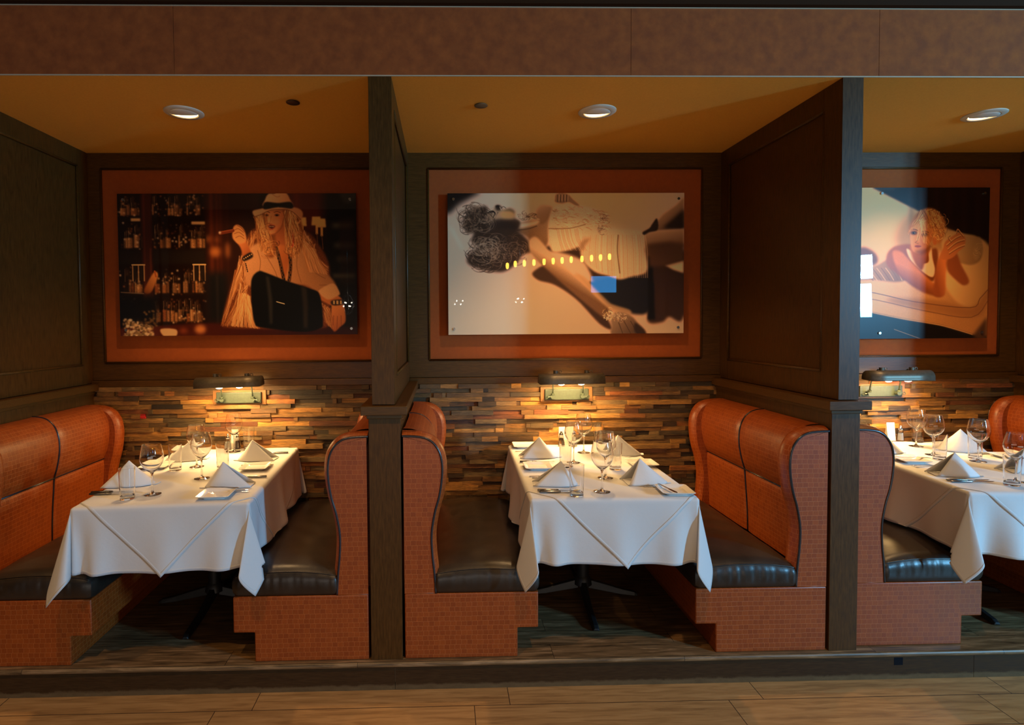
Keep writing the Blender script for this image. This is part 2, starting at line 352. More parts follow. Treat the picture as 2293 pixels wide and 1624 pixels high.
# back walls of the three bays
def cladding_mesh(name, x0, x1, z0, z1, seed, parent):
    r = random.Random(seed); V = []; F = []; cols = []
    pal = [(.46, .25, .085), (.36, .19, .065), (.27, .15, .06), (.19, .11, .05), (.12, .075, .035), (.55, .31, .10), (.38, .16, .05), (.24, .17, .095), (.42, .25, .10), (.31, .19, .09), (.07, .05, .035), (.30, .11, .045), (.17, .13, .085), (.22, .12, .05), (.33, .21, .10)]
    z = z1
    while z > z0:
        h = r.uniform(.0295, .0325); x = x0-r.uniform(0, .2)
        while x < x1:
            ln = r.choice([.03, .06, .10, .14, .18, .22, .27, .32, .40]) * r.uniform(.85, 1.15)
            a, c = max(x, x0), min(x+ln, x1)
            if c-a > .004:
                d = .006+.026*r.random()**1.3
                nseg = max(1, int((c-a)/.05)); y1 = YB-.004; yf = [y1-d-.0012*r.uniform(-1, 1)+(.003*math.sin(k*1.1+seed) if ln > .2 and r.random() < .3 else 0) for k in range(nseg+1)]
                hh = h-.0008; col = pal[r.randrange(len(pal))]; k1 = r.uniform(.26, .95); col = (col[0]*k1*1.05, col[1]*k1*.92, col[2]*k1*.62)
                if ln < .06 and r.random() < .03: col = (.45, .01, .01)
                base = len(V)
                for k in range(nseg+1):
                    xx = a+.0005+(c-a-.001)*k/nseg
                    V += [(xx, y1, z-hh), (xx, yf[k], z-hh), (xx, yf[k], z), (xx, y1, z)]
                for k in range(nseg):
                    q = base+4*k
                    for e in range(3): F.append((q+e, q+4+e, q+5+e, q+1+e)); cols.append(col)
                F.append((base, base+1, base+2, base+3)); cols.append(col)
                q = base+4*nseg; F.append((q+3, q+2, q+1, q)); cols.append(col)
            x += ln
        z -= h
    me = bpy.data.meshes.new(name); me.from_pydata(V, [], F); at = me.attributes.new('block', 'FLOAT_COLOR', 'FACE')
    at.data.foreach_set('color', np.array([(*c, 1) for c in cols], np.float32).ravel())
    me.materials.append(M['cladding'])
    bm = bmesh.new(); bm.from_mesh(me); bmesh.ops.recalc_face_normals(bm, faces=bm.faces); bm.to_mesh(me); bm.free()
    o = bpy.data.objects.new(name, me); C.objects.link(o); o.parent = parent; return o
BAYS = [(-2.169, -.117, -2.081, -.205, 'left'), (-.007, 2.163, .131, 2.03, 'middle'), (2.266, 4.282, 2.40, 4.152, 'right')]
for k, (x0, x1, px0, px1, nm) in enumerate(BAYS):
    o = MB().box(x0-.05, x1+.05, YB+.012, YB+.06, 0, ZC).build('wall_back', M['wood_dark'])
    tag(o, 'back wall of the %s booth with stacked wood blocks below a framed panel' % nm, kind='structure')
    zt, zb = 2.705, 1.392
    fr = MB(); fr.box(x0, px0, YB, YB+.012, ZL, ZC).box(px1, x1, YB, YB+.012, ZL, ZC).box(px0, px1, YB, YB+.012, zt, ZC).box(px0, px1, YB, YB+.012, ZL, zb)
    fr.build('panel_frame', M['wood_trim'], o)
    MB().box(px0, px1, YB+.008, YB+.0125, zb, zt).build('fabric_panel', M['suede_panel'], o)
    bd = MB(); yy = YB-.001
    for p, q in (((px0, yy, zb), (px0, yy, zt)), ((px1, yy, zb), (px1, yy, zt)), ((px0, yy, zt), (px1, yy, zt)), ((px0, yy, zb), (px1, yy, zb))): bd.tube([p, q], .0075, 8)
    bd.build('bead_moulding', M['wood_trim'], o, smooth=True)
    MB().box(x0, x1, YB-.022, YB+.012, 1.226, ZL-.003).build('rail', M['wood_trim'], o, bevel=.003)
    cladding_mesh('block_cladding', x0+.005, x1-.005, .0, 1.226, 11+k, o)

# ------------------------------------------------------------------ benches
def interp(tab, z):
    for (a, p), (c, q) in zip(tab, tab[1:]):
        if z <= c:
            t = (z-a)/(c-a); t = t*t*(3-2*t) if False else t
            return p+(q-p)*t
    return tab[-1][1]
def smooth_tab(tab, n=40):
    # catmull-rom through (z, w)
    out = []; P = [tab[0]]+list(tab)+[tab[-1]]
    for i in range(1, len(P)-2):
        for k in range(6):
            t = k/6; r = []
            for d in range(2):
                a, b2, c, e = P[i-1][d], P[i][d], P[i+1][d], P[i+2][d]
                r.append(.5*((2*b2)+(-a+c)*t+(2*a-5*b2+4*c-e)*t*t+(-a+3*b2-3*c+e)*t**3))
            out.append(tuple(r))
    out.append(tab[-1]); return out
WING = smooth_tab([(.325, .164), (.42, .158), (.52, .148), (.62, .146), (.72, .162), (.80, .184), (.88, .197), (.95, .200), (1.01, .190), (1.055, .165), (1.08, .135), (1.092, .10), (1.097, .05), (1.098, .006)])
BACK = smooth_tab([(.40, .105), (.50, .108), (.60, .114), (.70, .122), (.765, .128), (.83, .146), (.92, .162), (1.00, .160), (1.06, .140), (1.10, .105), (1.118, .06), (1.122, .012)])
LB = 1.165
def bench(xp, s, label, fy=0.0):
    root = empty('booth_bench', (xp, fy, 0)); tag(root, label, 'bench', 'high-backed booth benches')
    g = .012
    # base with recessed toe space
    prof = [(s*g, 0), (s*.565, 0), (s*.565, .145), (s*.667, .145), (s*.667, .322), (s*g, .322)]
    MB().extrude_y(prof, .004, LB-fy).build('base', M['woven'], root, bevel=.006, seg=3, autos=.6)
    # seat cushion: rounded slab with a crowned top and gathered front
    x0, x1, y0, y1, z0, z1 = .150, .672, .006, LB-fy-.02, .323, .425
    nx, ny, nz, r = 26, 44, 10, .030
    mb = MB()
    def pt(u, v, t, wr=0):                    # u, v, t in 0..1
        X, Y, Z = x0+(x1-x0)*u, y0+(y1-y0)*v, z0+(z1-z0)*t
        c = Vector((min(max(X, x0+r), x1-r), min(max(Y, y0+r), y1-r), min(max(Z, z0+r*.6), z1-r)))
        d = Vector((X, Y, Z))-c
        if d.length > 1e-7: P = c+d.normalized()*r if max(abs(d.x), abs(d.y), abs(d.z)) > r*.999 else c+d
        else: P = c
        e = max(0, (1-(2*u-1)**4))*max(0, (1-(2*v-1)**6)); P.z += .036*e*max(0, t-.35)/.65+.030*(1-(2*u-1)**2)*max(0, t-.2)
        if v < .002:                          # gathers
            P.y -= .010*math.sin(PI*min(1, t*1.1))
            P.y += .0017*(math.sin(u*52+2.6*math.sin(u*9))+.6*math.sin(u*93+s))*math.sin(PI*t)*(.2+t)
            P.z -= 0
        if u > .999: P.x += .006*math.sin(PI*t)
        P.z += .0022*math.sin(v*38+3*math.sin(u*5))*e*(t > .9)*(.4+.6*math.sin(v*7+s))
        return (s*P.x, P.y, P.z)
    fr = [[pt(i/60, 0, j/nz) for j in range(nz+1)] for i in range(61)]; mb.grid(fr)
    mb.grid([[pt(i/nx, 1, j/nz) for j in range(nz+1)] for i in range(nx+1)])
    mb.grid([[pt(0, i/ny, j/nz) for j in range(nz+1)] for i in range(ny+1)])
    mb.grid([[pt(1, i/ny, j/nz) for j in range(nz+1)] for i in range(ny+1)])
    mb.grid([[pt(i/60, j/ny, 1) for j in range(ny+1)] for i in range(61)])
    sc = mb.build('seat_cushion', M['black_leather'], root, smooth=True)
    line = lambda dy, dz: [(lambda p: (p[0], p[1]+dy, p[2]+dz))(pt(k/60, 0.004, 1)) for k in range(1, 60)]
    MB().tube(line(-.004, -.004), .0035, 6).build('seam', M['black_leather'], sc, smooth=True)
    MB().tube(line(.006, .0008), .0011, 5).tube(line(-.0075, -.010), .0011, 5).build('stitching', M['thread'], sc, smooth=True)
    # back cushion, four pillows meeting at piped seams
    ya, yb = .085, LB-fy-.085; ym = (ya+yb)/2; mb = MB()
    ys = sorted(set([ya+(yb-ya)*k/72 for k in range(73)])); P = []; arc = [0]
    for k in range(1, len(BACK)): arc.append(arc[-1]+math.dist(BACK[k], BACK[k-1]))
    def pill(y, z):
        dy = min(abs(y-ym), abs(y-ya)+.012, abs(y-yb)+.012); dz = abs(z-.765)
        return .014*min(1, (1-math.exp(-dy/.022)))*(1-math.exp(-dz/.020))-.012
    bx = lambda y, z, w: s*(w+pill(y, z))
    for y in ys: P.append([(bx(y, z, w), y, z) for z, w in BACK])
    mb.grid(P, uvf=lambda i, j: (ys[min(i, len(ys)-1)], .4+arc[j]))
    bc = mb.build('backrest', M['woven'], root, smooth=True)
    pp = lambda y, z, w: (s*(w-.008), y, z)
    MB().tube([pp(ym, z, w) for z, w in BACK], .0042, 8).build('piping', M['piping'], bc, smooth=True)
    wz = interp(BACK, .765)
    MB().tube([pp(ya, .765, wz), pp(yb, .765, wz)], .0042, 8).build('piping', M['piping'], bc, smooth=True)
    # wings at the front and at the back wall
    def wing(name, y0, y1, front):
        T = y1-y0
        lay = [(0, 0), (.004, .004), (.018, .016), (.04, .024), (T*.65, .024), (T*.85, .014), (T, -.004)]
        if not front: lay = [(T-a, d) for a, d in lay][::-1]
        mb = MB(); prof = [(z, w) for z, w in WING]; n = len(prof)
        nrm = []
        for k in range(n):
            a, c = prof[max(0, k-1)], prof[min(n-1, k+1)]; tz, tw = c[0]-a[0], c[1]-a[1]; l = math.hypot(tz, tw); nrm.append((tz/l, -tw/l))
        ar = [0]
        for k in range(1, n): ar.append(ar[-1]+math.dist(prof[k], prof[k-1]))
        rows = []
        for dy, d in lay:
            rows.append([(s*(w+nx_*d), y0+dy, z+nz_*d*.8) for (z, w), (nx_, nz_) in zip(prof, nrm)])
        mb.grid(rows, uvf=lambda i, j: (y0+lay[i][0]*1.3, .325+ar[j]))
        F = [(s*g, y0, .325)]+rows[0]; 
        mb.add(F+[(s*g, y0, rows[0][-1][2])], [tuple(range(len(F)+1))])
        F = [(s*g, y1, .325)]+rows[-1]+[(s*g, y1, rows[-1][-1][2])]; mb.add(F, [tuple(range(len(F)-1, -1, -1))])
        o = mb.build(name, M['woven'], root, autos=.7)
        if front:
            MB().tube([(s*w, y0+.001, z) for z, w in prof], .0055, 8).build('piping', M['piping'], o, smooth=True)
            MB().tube([(s*g, y0+.0015, .324), (s*.16, y0+.0015, .324)], .0022, 6).build('welt', M['woven'], o, smooth=True)
        else:
            MB().tube([(s*w, y1-.001, z) for z, w in prof], .004, 8).build('piping', M['piping'], o, smooth=True)
    wing('front_wing', .006, .100, True); wing('rear_wing', LB-fy-.10, LB-fy-.004, False)
    return root
bench(PART[0][3], 1, 'terracotta woven leather booth bench against the left end partition, cut by the picture edge')
bench(PART[1][2], -1, 'terracotta woven booth bench on the right side of the left booth table')
bench(PART[1][3], 1, 'terracotta woven booth bench on the left side of the middle booth table')
bench(PART[2][2], -1, 'terracotta woven booth bench on the right side of the middle booth table')
bench(PART[2][3], 1, 'terracotta woven booth bench beside the right post, left of the right booth table', .03)
bench(PART[3][2], -1, 'terracotta woven booth bench at the right edge, only its rear wing and back showing', .03)

# ------------------------------------------------------------------ tables
TZ = .803
def table(cx, cy, rz, a, bb, lab, tops):
    t = empty('dining_table', (cx, cy, 0), rz); tag(t, lab, 'table', 'pedestal dining tables under white cloths')
    MB().box(-a+.003, a-.003, -bb+.003, bb-.003, TZ-.034, TZ-.006).build('tabletop', M['table_wood'], t, bevel=.004)
    for py in (.10,):
        MB().lathe([(.0, .74), (.10, .74), (.10, .755), (.04, .765), (.038, .766)][::-1]+[(.036, .73), (.036, .12), (.05, .10), (.055, .07), (.0, .07)], 24, 0, py).build('column', M['iron'], t, smooth=True, autos=.6)
        for k in range(4):
            an = k*PI/2-.04; ln = .42 if k % 2 else .325
            mb = MB(); R = Matrix.Translation((0, py, 0)) @ Matrix.Rotation(an, 4, 'Z')
            st = [(0.03, .10, .05, .024), (.12, .075, .042, .022), (.22, .045, .032, .020), (ln-.02, .026, .028, .02), (ln, .015, .020, .017)]
            ring = []
            for x, z1, h, w2 in st:
                zb = 0.004 if x > ln-.05 else max(.012, z1-h)
                ring.append([tuple(R @ Vector(p)) for p in ((x, -w2, zb), (x, -w2*.6, z1), (x, w2*.6, z1), (x, w2, zb))])
            mb.grid(ring, closev=True); mb.f.append(tuple(range(4))); mb.uv.append(None); mb.f.append((19, 18, 17, 16)); mb.uv.append(None)
            mb.build('foot', M['iron'], t, bevel=.003)
    return t
def drape(a, bb, flare, alphas, beta, seed, lift):
    r = .016+lift; ph = [random.Random(seed).uniform(0, 6) for _ in range(8)]
    def arc(e):
        if e < r*PI/2: return r*math.sin(e/r), -r*(1-math.cos(e/r)), 0.0
        return r, -r-(e-r*PI/2), e-r*PI/2
    A, B = a-r+lift, bb-r+lift
    def D(s_, t_):
        cs, ct = max(-A, min(A, s_)), max(-B, min(B, t_)); ex, et = abs(s_-cs), abs(t_-ct); sx, sy = (1 if s_ > 0 else -1), (1 if t_ > 0 else -1)
        if ex < 1e-9 and et < 1e-9: return (s_, t_, lift)
        if et < 1e-9:
            h, z, e = arc(ex); wv = 1-abs(t_/B)**6
            return (sx*(A+h+flare*e+wv*e*(.085*math.sin(t_*11+ph[0]+sx)+.05*math.sin(t_*21+ph[1]))), t_+.02*e*math.sin(t_*13+ph[0]), z+lift)
        if ex < 1e-9:
            h, z, e = arc(et); wv = 1-abs(s_/A)**6; nc = abs(s_/A)**2
            return (s_+.03*e*math.sin(s_*15+ph[2]), sy*(B+h+flare*e+wv*e*(.05*math.sin(s_*9+ph[3])+nc*.27*math.sin(abs(s_)*24+ph[4])+.02*math.sin(s_*37+ph[5]))), z+lift)
        rho = math.hypot(ex, et); th = math.atan2(et, ex); h, z, e = arc(rho)
        al, be = alphas[(0 if sx < 0 else 1)+(0 if sy < 0 else 2)]
        di = math.sin(2*th)**2; ta = math.sin(4*th)
        hx = h*math.cos(th)+e*(flare*math.cos(th)+al*di*.7071-be*ta*.7071)
        hy = h*math.sin(th)+e*(flare*math.sin(th)+al*di*.7071+be*ta*.7071)
        hh = math.hypot(hx-h*math.cos(th), hy-h*math.sin(th)); z = -r*(1-math.cos(min(rho/r, PI/2)))-math.sqrt(max(0, e*e-hh*hh))
        return (sx*(A+hx), sy*(B+hy), z+lift)
    return D
def cloth(name, cx, cy, rz, D, pts_s, pts_t, rot, half, lab, cat, grp, solid=.0016, off=0.0):
    # pts are cloth coordinates; rot turns the cloth on the table
    c, s_ = math.cos(rot), math.sin(rot)
    cr, sr = math.cos(rz), math.sin(rz); seat = .490-TZ+(.004 if rot else 0); lim = 1.1665 if rot else 1.1635
    def fit(q):                                  # the cloth rests on the bench seats and against the back wall
        x, y, z = q; ex = max(0, seat-z)
        wy = cy+x*sr+y*cr
        if ex > 0 and wy > -.03: x = math.copysign(min(abs(x), TA+.034+.02*min(ex, .2)), x); z = seat+.004*math.sin(y*31)-.002*min(ex, .2)
        X, Y = cx+x*cr-y*sr, cy+x*sr+y*cr; Y = min(Y, lim)
        return ((X-cx)*cr+(Y-cy)*sr, -(X-cx)*sr+(Y-cy)*cr, z)
    P = [[fit(D(u*c-v*s_+off, u*s_+v*c)) for v in pts_t] for u in pts_s]
    mb = MB(); HS, HT = half
    mb.grid(P, uvf=lambda i, j: (min(HS-abs(pts_s[i]), HT-abs(pts_t[j])), pts_s[i]))
    o = mb.build(name, M['linen'], None, smooth=True, loc=(cx, cy, TZ), solid=solid); o.rotation_euler = (0, 0, rz)
    tag(o, lab, cat, grp); return o
def lines(h, marks, step):
    v = set([-h, h])
    n = int(2*h/step)
    for k in range(n+1): v.add(-h+2*h*k/n)
    for mk in marks:
        for k in range(9): v.add(mk+.004*k-.004); v.add(-mk-.004*k+.004)
    v = sorted(x for x in v if -h <= x <= h); out = [v[0]]
    for x in v[1:]:
        if x-out[-1] > .0015: out.append(x)
    return out
TAB = [(-1.135, .532, math.radians(3.6), 'left'), (1.055, .535, math.radians(-1.6), 'middle'), (3.235, .515, math.radians(-5.5), 'right')]
TA, TB = .402, .610
AL = [((.20, .26), (.05, .26), (.1, .2), (.1, .2)), ((.05, .24), (.08, .28), (.1, .2), (.1, .2)), ((.10, .24), (.1, .2), (.1, .2), (.1, .2))]
for k, (cx, cy, rz, nm) in enumerate(TAB):
    table(cx, cy, rz, TA, TB, 'black iron pedestal table hidden under white linen in the %s booth' % nm, 0)
    dr = .305
    D = drape(TA+.003, TB+.003, .05, AL[k], .1, 3+k, 0.0)
    hs, ht = TA+dr, TB+dr
    cloth('tablecloth', cx, cy, rz, D, lines(hs, [TA-.016], .0125), lines(ht, [TB-.016], .0125), 0, (hs, ht), 'white linen tablecloth hanging down over the %s booth table' % nm, 'tablecloth', 'lower white tablecloths')
    D2 = drape(TA+.003, TB+.003, .05, AL[k], .1, 3+k, .0026)
    h = .935*math.sqrt(.5)
    ls = [(-h+2*h*q/130) for q in range(131)]
    cloth('tablecloth_topper', cx, cy, rz, D2, ls, ls, PI/4, (h, h), 'square white topper cloth laid diagonally with a point down the front of the %s table' % nm, 'tablecloth', 'diagonal white topper cloths', solid=.0011, off=(0, .045, 0)[k])
# ------------------------------------------------------------------ lamps
def picture_lamp(x, rz, tilt, label):
    t = empty('wall_lamp', (x, 1.17, 1.15), 0); tag(t, label, 'wall lamp', 'bronze picture lamps on the block walls')
    MB().box(-.18, .18, -.004, .03, -.050, .050).build('mount_board', M['wood_back'], t, bevel=.002)
    pl = MB().box(-.152, .152, -.020, -.004, -.038, .038).build('backplate', M['bronze_plate'], t, bevel=.005, seg=3)
    R = Matrix.Rotation(tilt, 4, 'Y') @ Matrix.Rotation(rz, 4, 'Z')
    for sx in (-1, 1):
        a = MB(); a.cyl((sx*.103, -.022, -.012), (sx*.103, -.052, -.012), .014, 16).cyl((sx*.103+sx*.008, -.042, -.012), (sx*.118, -.042, -.012), .010, 14)
        a.cyl((sx*.103, -.045, .0), (sx*.103, -.048, .012), .012, 14).cyl((sx*.118, -.042, -.012), (sx*.133, -.042, -.014), .004, 8)
        a.tube([(sx*.142+.010*math.cos(q*PI/6), -.042, -.014+.010*math.sin(q*PI/6)) for q in range(12)], .0028, 6, closed=True)
        a.build('knuckle', M['bronze_plate'], t, autos=.7)
        MB().tube([(sx*.103, -.046, .01), (sx*.103, -.060, .07), (sx*.103, -.085, .135), (sx*.103, -.12, .160)], .0048, 8).build('arm', M['bronze_plate'], t, smooth=True)
        k = MB(); k.cyl((sx*.103, -.150, .150), (sx*.103, -.150, .176), .015, 14).cyl((sx*.103, -.150, .166), (sx*.103-sx*.0+.018, -.150, .166), .005, 8)
        k.tube([(sx*.103+.030+.009*math.cos(q*PI/6), -.150, .167+.009*math.sin(q*PI/6)) for q in range(12)], .0026, 6, closed=True)
        k.build('top_knuckle', M['bronze'], t, autos=.7)
    cy, cz, r, hl = -.165, .108, .047, .214
    s = MB(); prof = [(cy+r*math.cos(a), cz+r*math.sin(a)*1.05) for a in [PI+.22-(PI+.44)*q/16 for q in range(17)]]
    prof = [(cy-r*1.02, cz-.018)]+prof+[(cy+r*1.02, cz-.012)]
    rows = [[tuple(R @ Vector((xx, y, z))) for y, z in prof] for xx in (-hl, -hl*.5, 0, hl*.5, hl)]
    s.grid(rows)
    for e in (0, -1): s.add(rows[e], [tuple(range(len(prof)))])
    sh = s.build('shade', M['bronze'], t, autos=.7, solid=.002)
    for sx in (-1, 1):
        mb = MB(); n = 10
        P = [[tuple(R @ Vector((sx*.066+.030*math.cos(2*PI*j/18)*math.sin(PI*i/n), cy+.026*math.sin(2*PI*j/18)*math.sin(PI*i/n), cz-.006+.024*math.cos(PI*i/n)))) for j in range(18)] for i in range(n+1)]
        mb.grid(P, closev=True); mb.build('bulb', M['bulb'], t, smooth=True)
    area('picture_lamp_light', (x, 1.17+cy, 1.15+cz-.022), (x, 1.17+cy+.02, 0), .30, .05, 17, (1, .60, .22))
    area('picture_lamp_spill', (x+.02, 1.17+cy+.055, 1.15+cz+.0), (x+.02, 1.19, 1.15+cz+.02), .24, .02, .35, (1, .60, .22))
picture_lamp(-1.165, math.radians(-1.5), math.radians(-1.6), 'bronze picture lamp with two lit bulbs above the left booth table')
picture_lamp(1.075, math.radians(-.5), math.radians(-.5), 'bronze picture lamp with two lit bulbs above the middle booth table')
picture_lamp(3.275, 0, 0, 'bronze picture lamp with bluish sheen above the right booth table')
def downlight(x, y, rz, label):
    t = empty('recessed_light', (x, y, ZC), rz); tag(t, label, 'ceiling light', 'recessed eyeball lights in the booth ceilings')
    R1, R2 = .103, .070
    MB().lathe([(R1, 0), (R1, -.004), (R1-.006, -.008), (R2+.004, -.009), (R2, -.006), (R2, 0)], 48).build('trim_ring', M['white_metal'], t, smooth=True, autos=.6)
    P = [[(R2*math.cos(2*PI*k/40)*q, R2*math.sin(2*PI*k/40)*q, -.0025) for k in range(40)] for q in (1, .02)]
    MB().grid(P, closev=True).build('lens', M['lamp_lens'], t)
    n = 14; G = []                              # hood: part of a ball turned towards the back wall
    for i in range(n+1):
        a = PI*i/n; row = []
        for j in range(9):
            b2 = (PI/2)*j/8*.98
            X = (R2+.002)*math.cos(a); Y = -(R2+.002)*math.sin(a)*math.cos(b2)+.004; Z = -.005-.011*math.sin(b2)*math.sin(a)**.6
            row.append((X, Y, Z))
        G.append(row)
    MB().grid(G).build('gimbal', M['gimbal'], t, smooth=True, solid=.0015)
    for sx in (-1, 1): MB().box(sx*R2*.92-.003, sx*R2*.92+.003, -.006, .006, -.012, -.003).build('pivot', M['gimbal'], t)
    spot('downlight_beam', (x, y+.03, ZC-.035), (x, y+.42, .9), 54, (1, .60, .26), 1.75, .9, .03)
downlight(-1.185, .462, .12, 'round white recessed light lit amber, in the left booth ceiling')
downlight(1.092, .442, -.1, 'round white recessed light lit amber, in the middle booth ceiling')
downlight(3.33, .49, -.3, 'round white recessed light lit amber, in the right booth ceiling')
for x, y, mt, lb in ((-.551, .312, 'dark_metal', 'small dark brown sprinkler cover on the left booth ceiling'), (.441, .351, 'grey_metal', 'small grey sprinkler cover on the middle booth ceiling')):
    o = MB().lathe([(0, -.0075), (.033, -.0075), (.0355, -.006), (.0355, -.004), (.030, -.003), (.030, 0)], 32).build('sprinkler_cover', M[mt], None, autos=.6, loc=(x, y, ZC)); tag(o, lb, 'sprinkler cover', 'sprinkler covers')

# ------------------------------------------------------------------ tableware prototypes
TOP = TZ+.0036
def at(tk, x, y):                              # world point on a table; tk only documents the table
    return (x, y, TOP)
used = set()
def place(proto, loc, rz, label, group=None, first=[None]):
    if proto.name not in used:
        used.add(proto.name); o = proto; kids(proto)
    else: o = copy_tree(proto)
    o.location = loc; o.rotation_euler = (0, 0, rz); o['label'] = label
    if group: o['group'] = group
    return o
def solid_lathe(outer, inner): return outer+inner[::-1]
wo = [(0, 0), (.0385, 0), (.0400, .0015), (.030, .0035), (.014, .0065), (.0065, .012), (.0045, .022), (.0040, .05), (.0040, .085), (.0050, .100), (.0095, .110), (.022, .120), (.038, .136), (.049, .155), (.0545, .175), (.0545, .190), (.051, .212), (.0465, .234), (.0425, .250)]
wi = [(0, .1145), (.012, .117), (.024, .1245), (.0375, .1385), (.048, .1565), (.0534, .1755), (.0534, .190), (.050, .2115), (.0456, .2335), (.0418, .2502)]
wine = MB().lathe(solid_lathe(wo, wi), 40).build('wine_glass', M['glass'], None, autos=.9); tag(wine, 'x', 'wine glass', 'stemmed wine glasses')
to = [(0, 0), (.030, 0), (.0325, .002), (.0365, .152)]; ti = [(0, .014), (.026, .0145), (.0305, .018), (.0350, .152)]
tumb = MB().lathe(solid_lathe(to, ti), 40).build('water_glass', M['glass'], None, autos=.6); tag(tumb, 'x', 'water glass', 'straight water glasses')
def sq(h, z, r=.012, n=5):
    P = []
    for q in range(4):
        cx, cy = (h-r)*(1 if q in (0, 3) else -1), (h-r)*(1 if q in (0, 1) else -1)
        for k in range(n):
            a = PI/2*q+PI/2*k/(n-1); P.append((cx+r*math.cos(a), cy+r*math.sin(a), z))
    return P
pl = MB().grid([sq(.02, .0), sq(.050, .0), sq(.052, .004), sq(.0775, .0165), sq(.0785, .0185), sq(.0770, .0195), sq(.060, .0115), sq(.054, .0075), sq(.02, .007)], closev=True)
pl.f += [tuple(range(19, -1, -1)), tuple(8*20+k for k in range(20))]; pl.uv += [None, None]
plate = pl.build('side_plate', M['china'], None, autos=.5); tag(plate, 'x', 'plate', 'square white side plates')
def napkin_mesh(w, h, gap, apex, seed):
    r = random.Random(seed); mb = MB(); n, q = 36, 14; P = []
    for i in range(n+1):
        t = i/n; a = PI*t; bx = -w/2+w*math.sin(a)**.85; by = gap/2*math.cos(a)*(1+.3*math.sin(a)); row = []
        by = (gap*.5)*(math.cos(a))+(.020*math.sin(2*a))
        for k in range(q+1):
            u = k/q; f = 1-u
            sag = .010*math.sin(PI*u)*math.sin(2*a)
            row.append((apex+(bx-apex)*f, by*f+sag*.6, h*u**1.0*(1-.04*math.sin(PI*u))))
        P.append(row)
    mb.grid(P); return mb
def napkin(x, y, rz, w, h, gap, apex, seed, label):
    o = napkin_mesh(w, h, gap, apex, seed).build('napkin', M['napkin'], None, smooth=True, loc=(x, y, TOP+.003), solid=.005); o.rotation_euler = (0, 0, rz)
    fl = MB(); wv = .01
    fl.add([(-w*.5, -gap*.40, 0), (w*.55, -gap*.25, 0), (w*.60, gap*.2, 0), (-w*.45, gap*.42, 0)], [(0, 1, 2, 3)])
    fl.build('folded_base', M['napkin'], o, solid=.004)
    tag(o, label, 'napkin', 'white napkins folded into tents'); return o
# cutlery, lying along +x with the handle at the origin
fk = MB(); X = [0, .01, .05, .095, .115, .128, .140]; Wd = [.0045, .0055, .0040, .0026, .0045, .0105, .0120]; Z = [.003, .003, .004, .0065, .005, .003, .0035]
rows = [[(x, -w_, z-.001), (x, 0, z-.0018), (x, w_, z-.001), (x, w_, z+.0012), (x, 0, z+.0018), (x, -w_, z+.0012)] for x, w_, z in zip(X, Wd, Z)]
fk.grid(rows, closev=True); fk.f += [(5, 4, 3, 2, 1, 0), tuple(36+k for k in range(6))]; fk.uv += [None, None]
for k in range(4):
    yy = -.0096+.0064*k; fk.box(.1385, .188, yy-.0017, yy+.0017, .003, .0048)
fork = fk.build('fork', M['steel'], None, autos=.6); tag(fork, 'x', 'fork', 'steel forks')
kn = MB(); rows = []
for x, w_, h_ in ((0, .005, .004), (.004, .0078, .0055), (.05, .0085, .0060), (.095, .0075, .0055), (.104, .006, .0045)):
    rows.append([(x, w_*math.cos(a), .0065+h_*math.sin(a)) for a in [PI*2*j/12 for j in range(12)]])
knife = empty('knife'); tag(knife, 'x', 'knife', 'steel table knives')
kn.grid(rows, closev=True); kn.f += [tuple(range(11, -1, -1)), tuple(48+k for k in range(12))]; kn.uv += [None, None]
kn.build('handle', M['steel_dark'], knife, smooth=True, autos=.8)
bl = MB(); out = [(.102, -.004), (.12, -.0075), (.17, -.0085), (.20, -.006), (.218, .0045), (.205, .0065), (.12, .0065), (.102, .005)]
bl.add([(x, y, .0055) for x, y in out]+[(x, y, .0068) for x, y in out], [tuple(range(7, -1, -1)), tuple(range(8, 16))]+[(k, (k+1) % 8, 8+(k+1) % 8, 8+k) for k in range(8)])
bl.build('blade', M['steel'], knife)
bk = MB(); rows = []
for x, w_, h_ in ((0, .0035, .0015), (.008, .0052, .002), (.07, .0042, .002), (.095, .0035, .0018), (.105, .007, .001), (.15, .0085, .0008), (.165, .004, .0006)):
    rows.append([(x, w_*math.cos(a), .002+h_*math.sin(a)) for a in [PI*2*j/10 for j in range(10)]])
bk.grid(rows, closev=True); bk.f += [tuple(range(9, -1, -1)), tuple(60+k for k in range(10))]; bk.uv += [None, None]
bknife = bk.build('butter_knife', M['steel'], None, autos=.8); tag(bknife, 'x', 'butter knife', 'small butter knives')
def shaker(loc, what, label):
    t = empty('salt_shaker' if what == 'salt' else 'pepper_shaker', loc); tag(t, label, 'shaker', 'glass shakers on the tables')
    so = [(0, 0), (.0215, 0), (.022, .003), (.0155, .070), (.012, .076)]; si = [(0, .006), (.0185, .0065), (.0135, .068), (.011, .076)]
    MB().lathe(solid_lathe(so, si), 24).build('body', M['glass'], t, autos=.7)
    MB().lathe([(0, .0075), (.0178, .0075), (.0142, .055), (0, .055)], 24).build('contents', M[what], t, autos=.7)
    MB().lathe([(.0135, .074), (.0145, .078), (.0135, .088), (.0085, .093), (.006, .097), (.0078, .101), (.006, .106), (0, .108)], 24).build('cap', M['steel'], t, smooth=True)

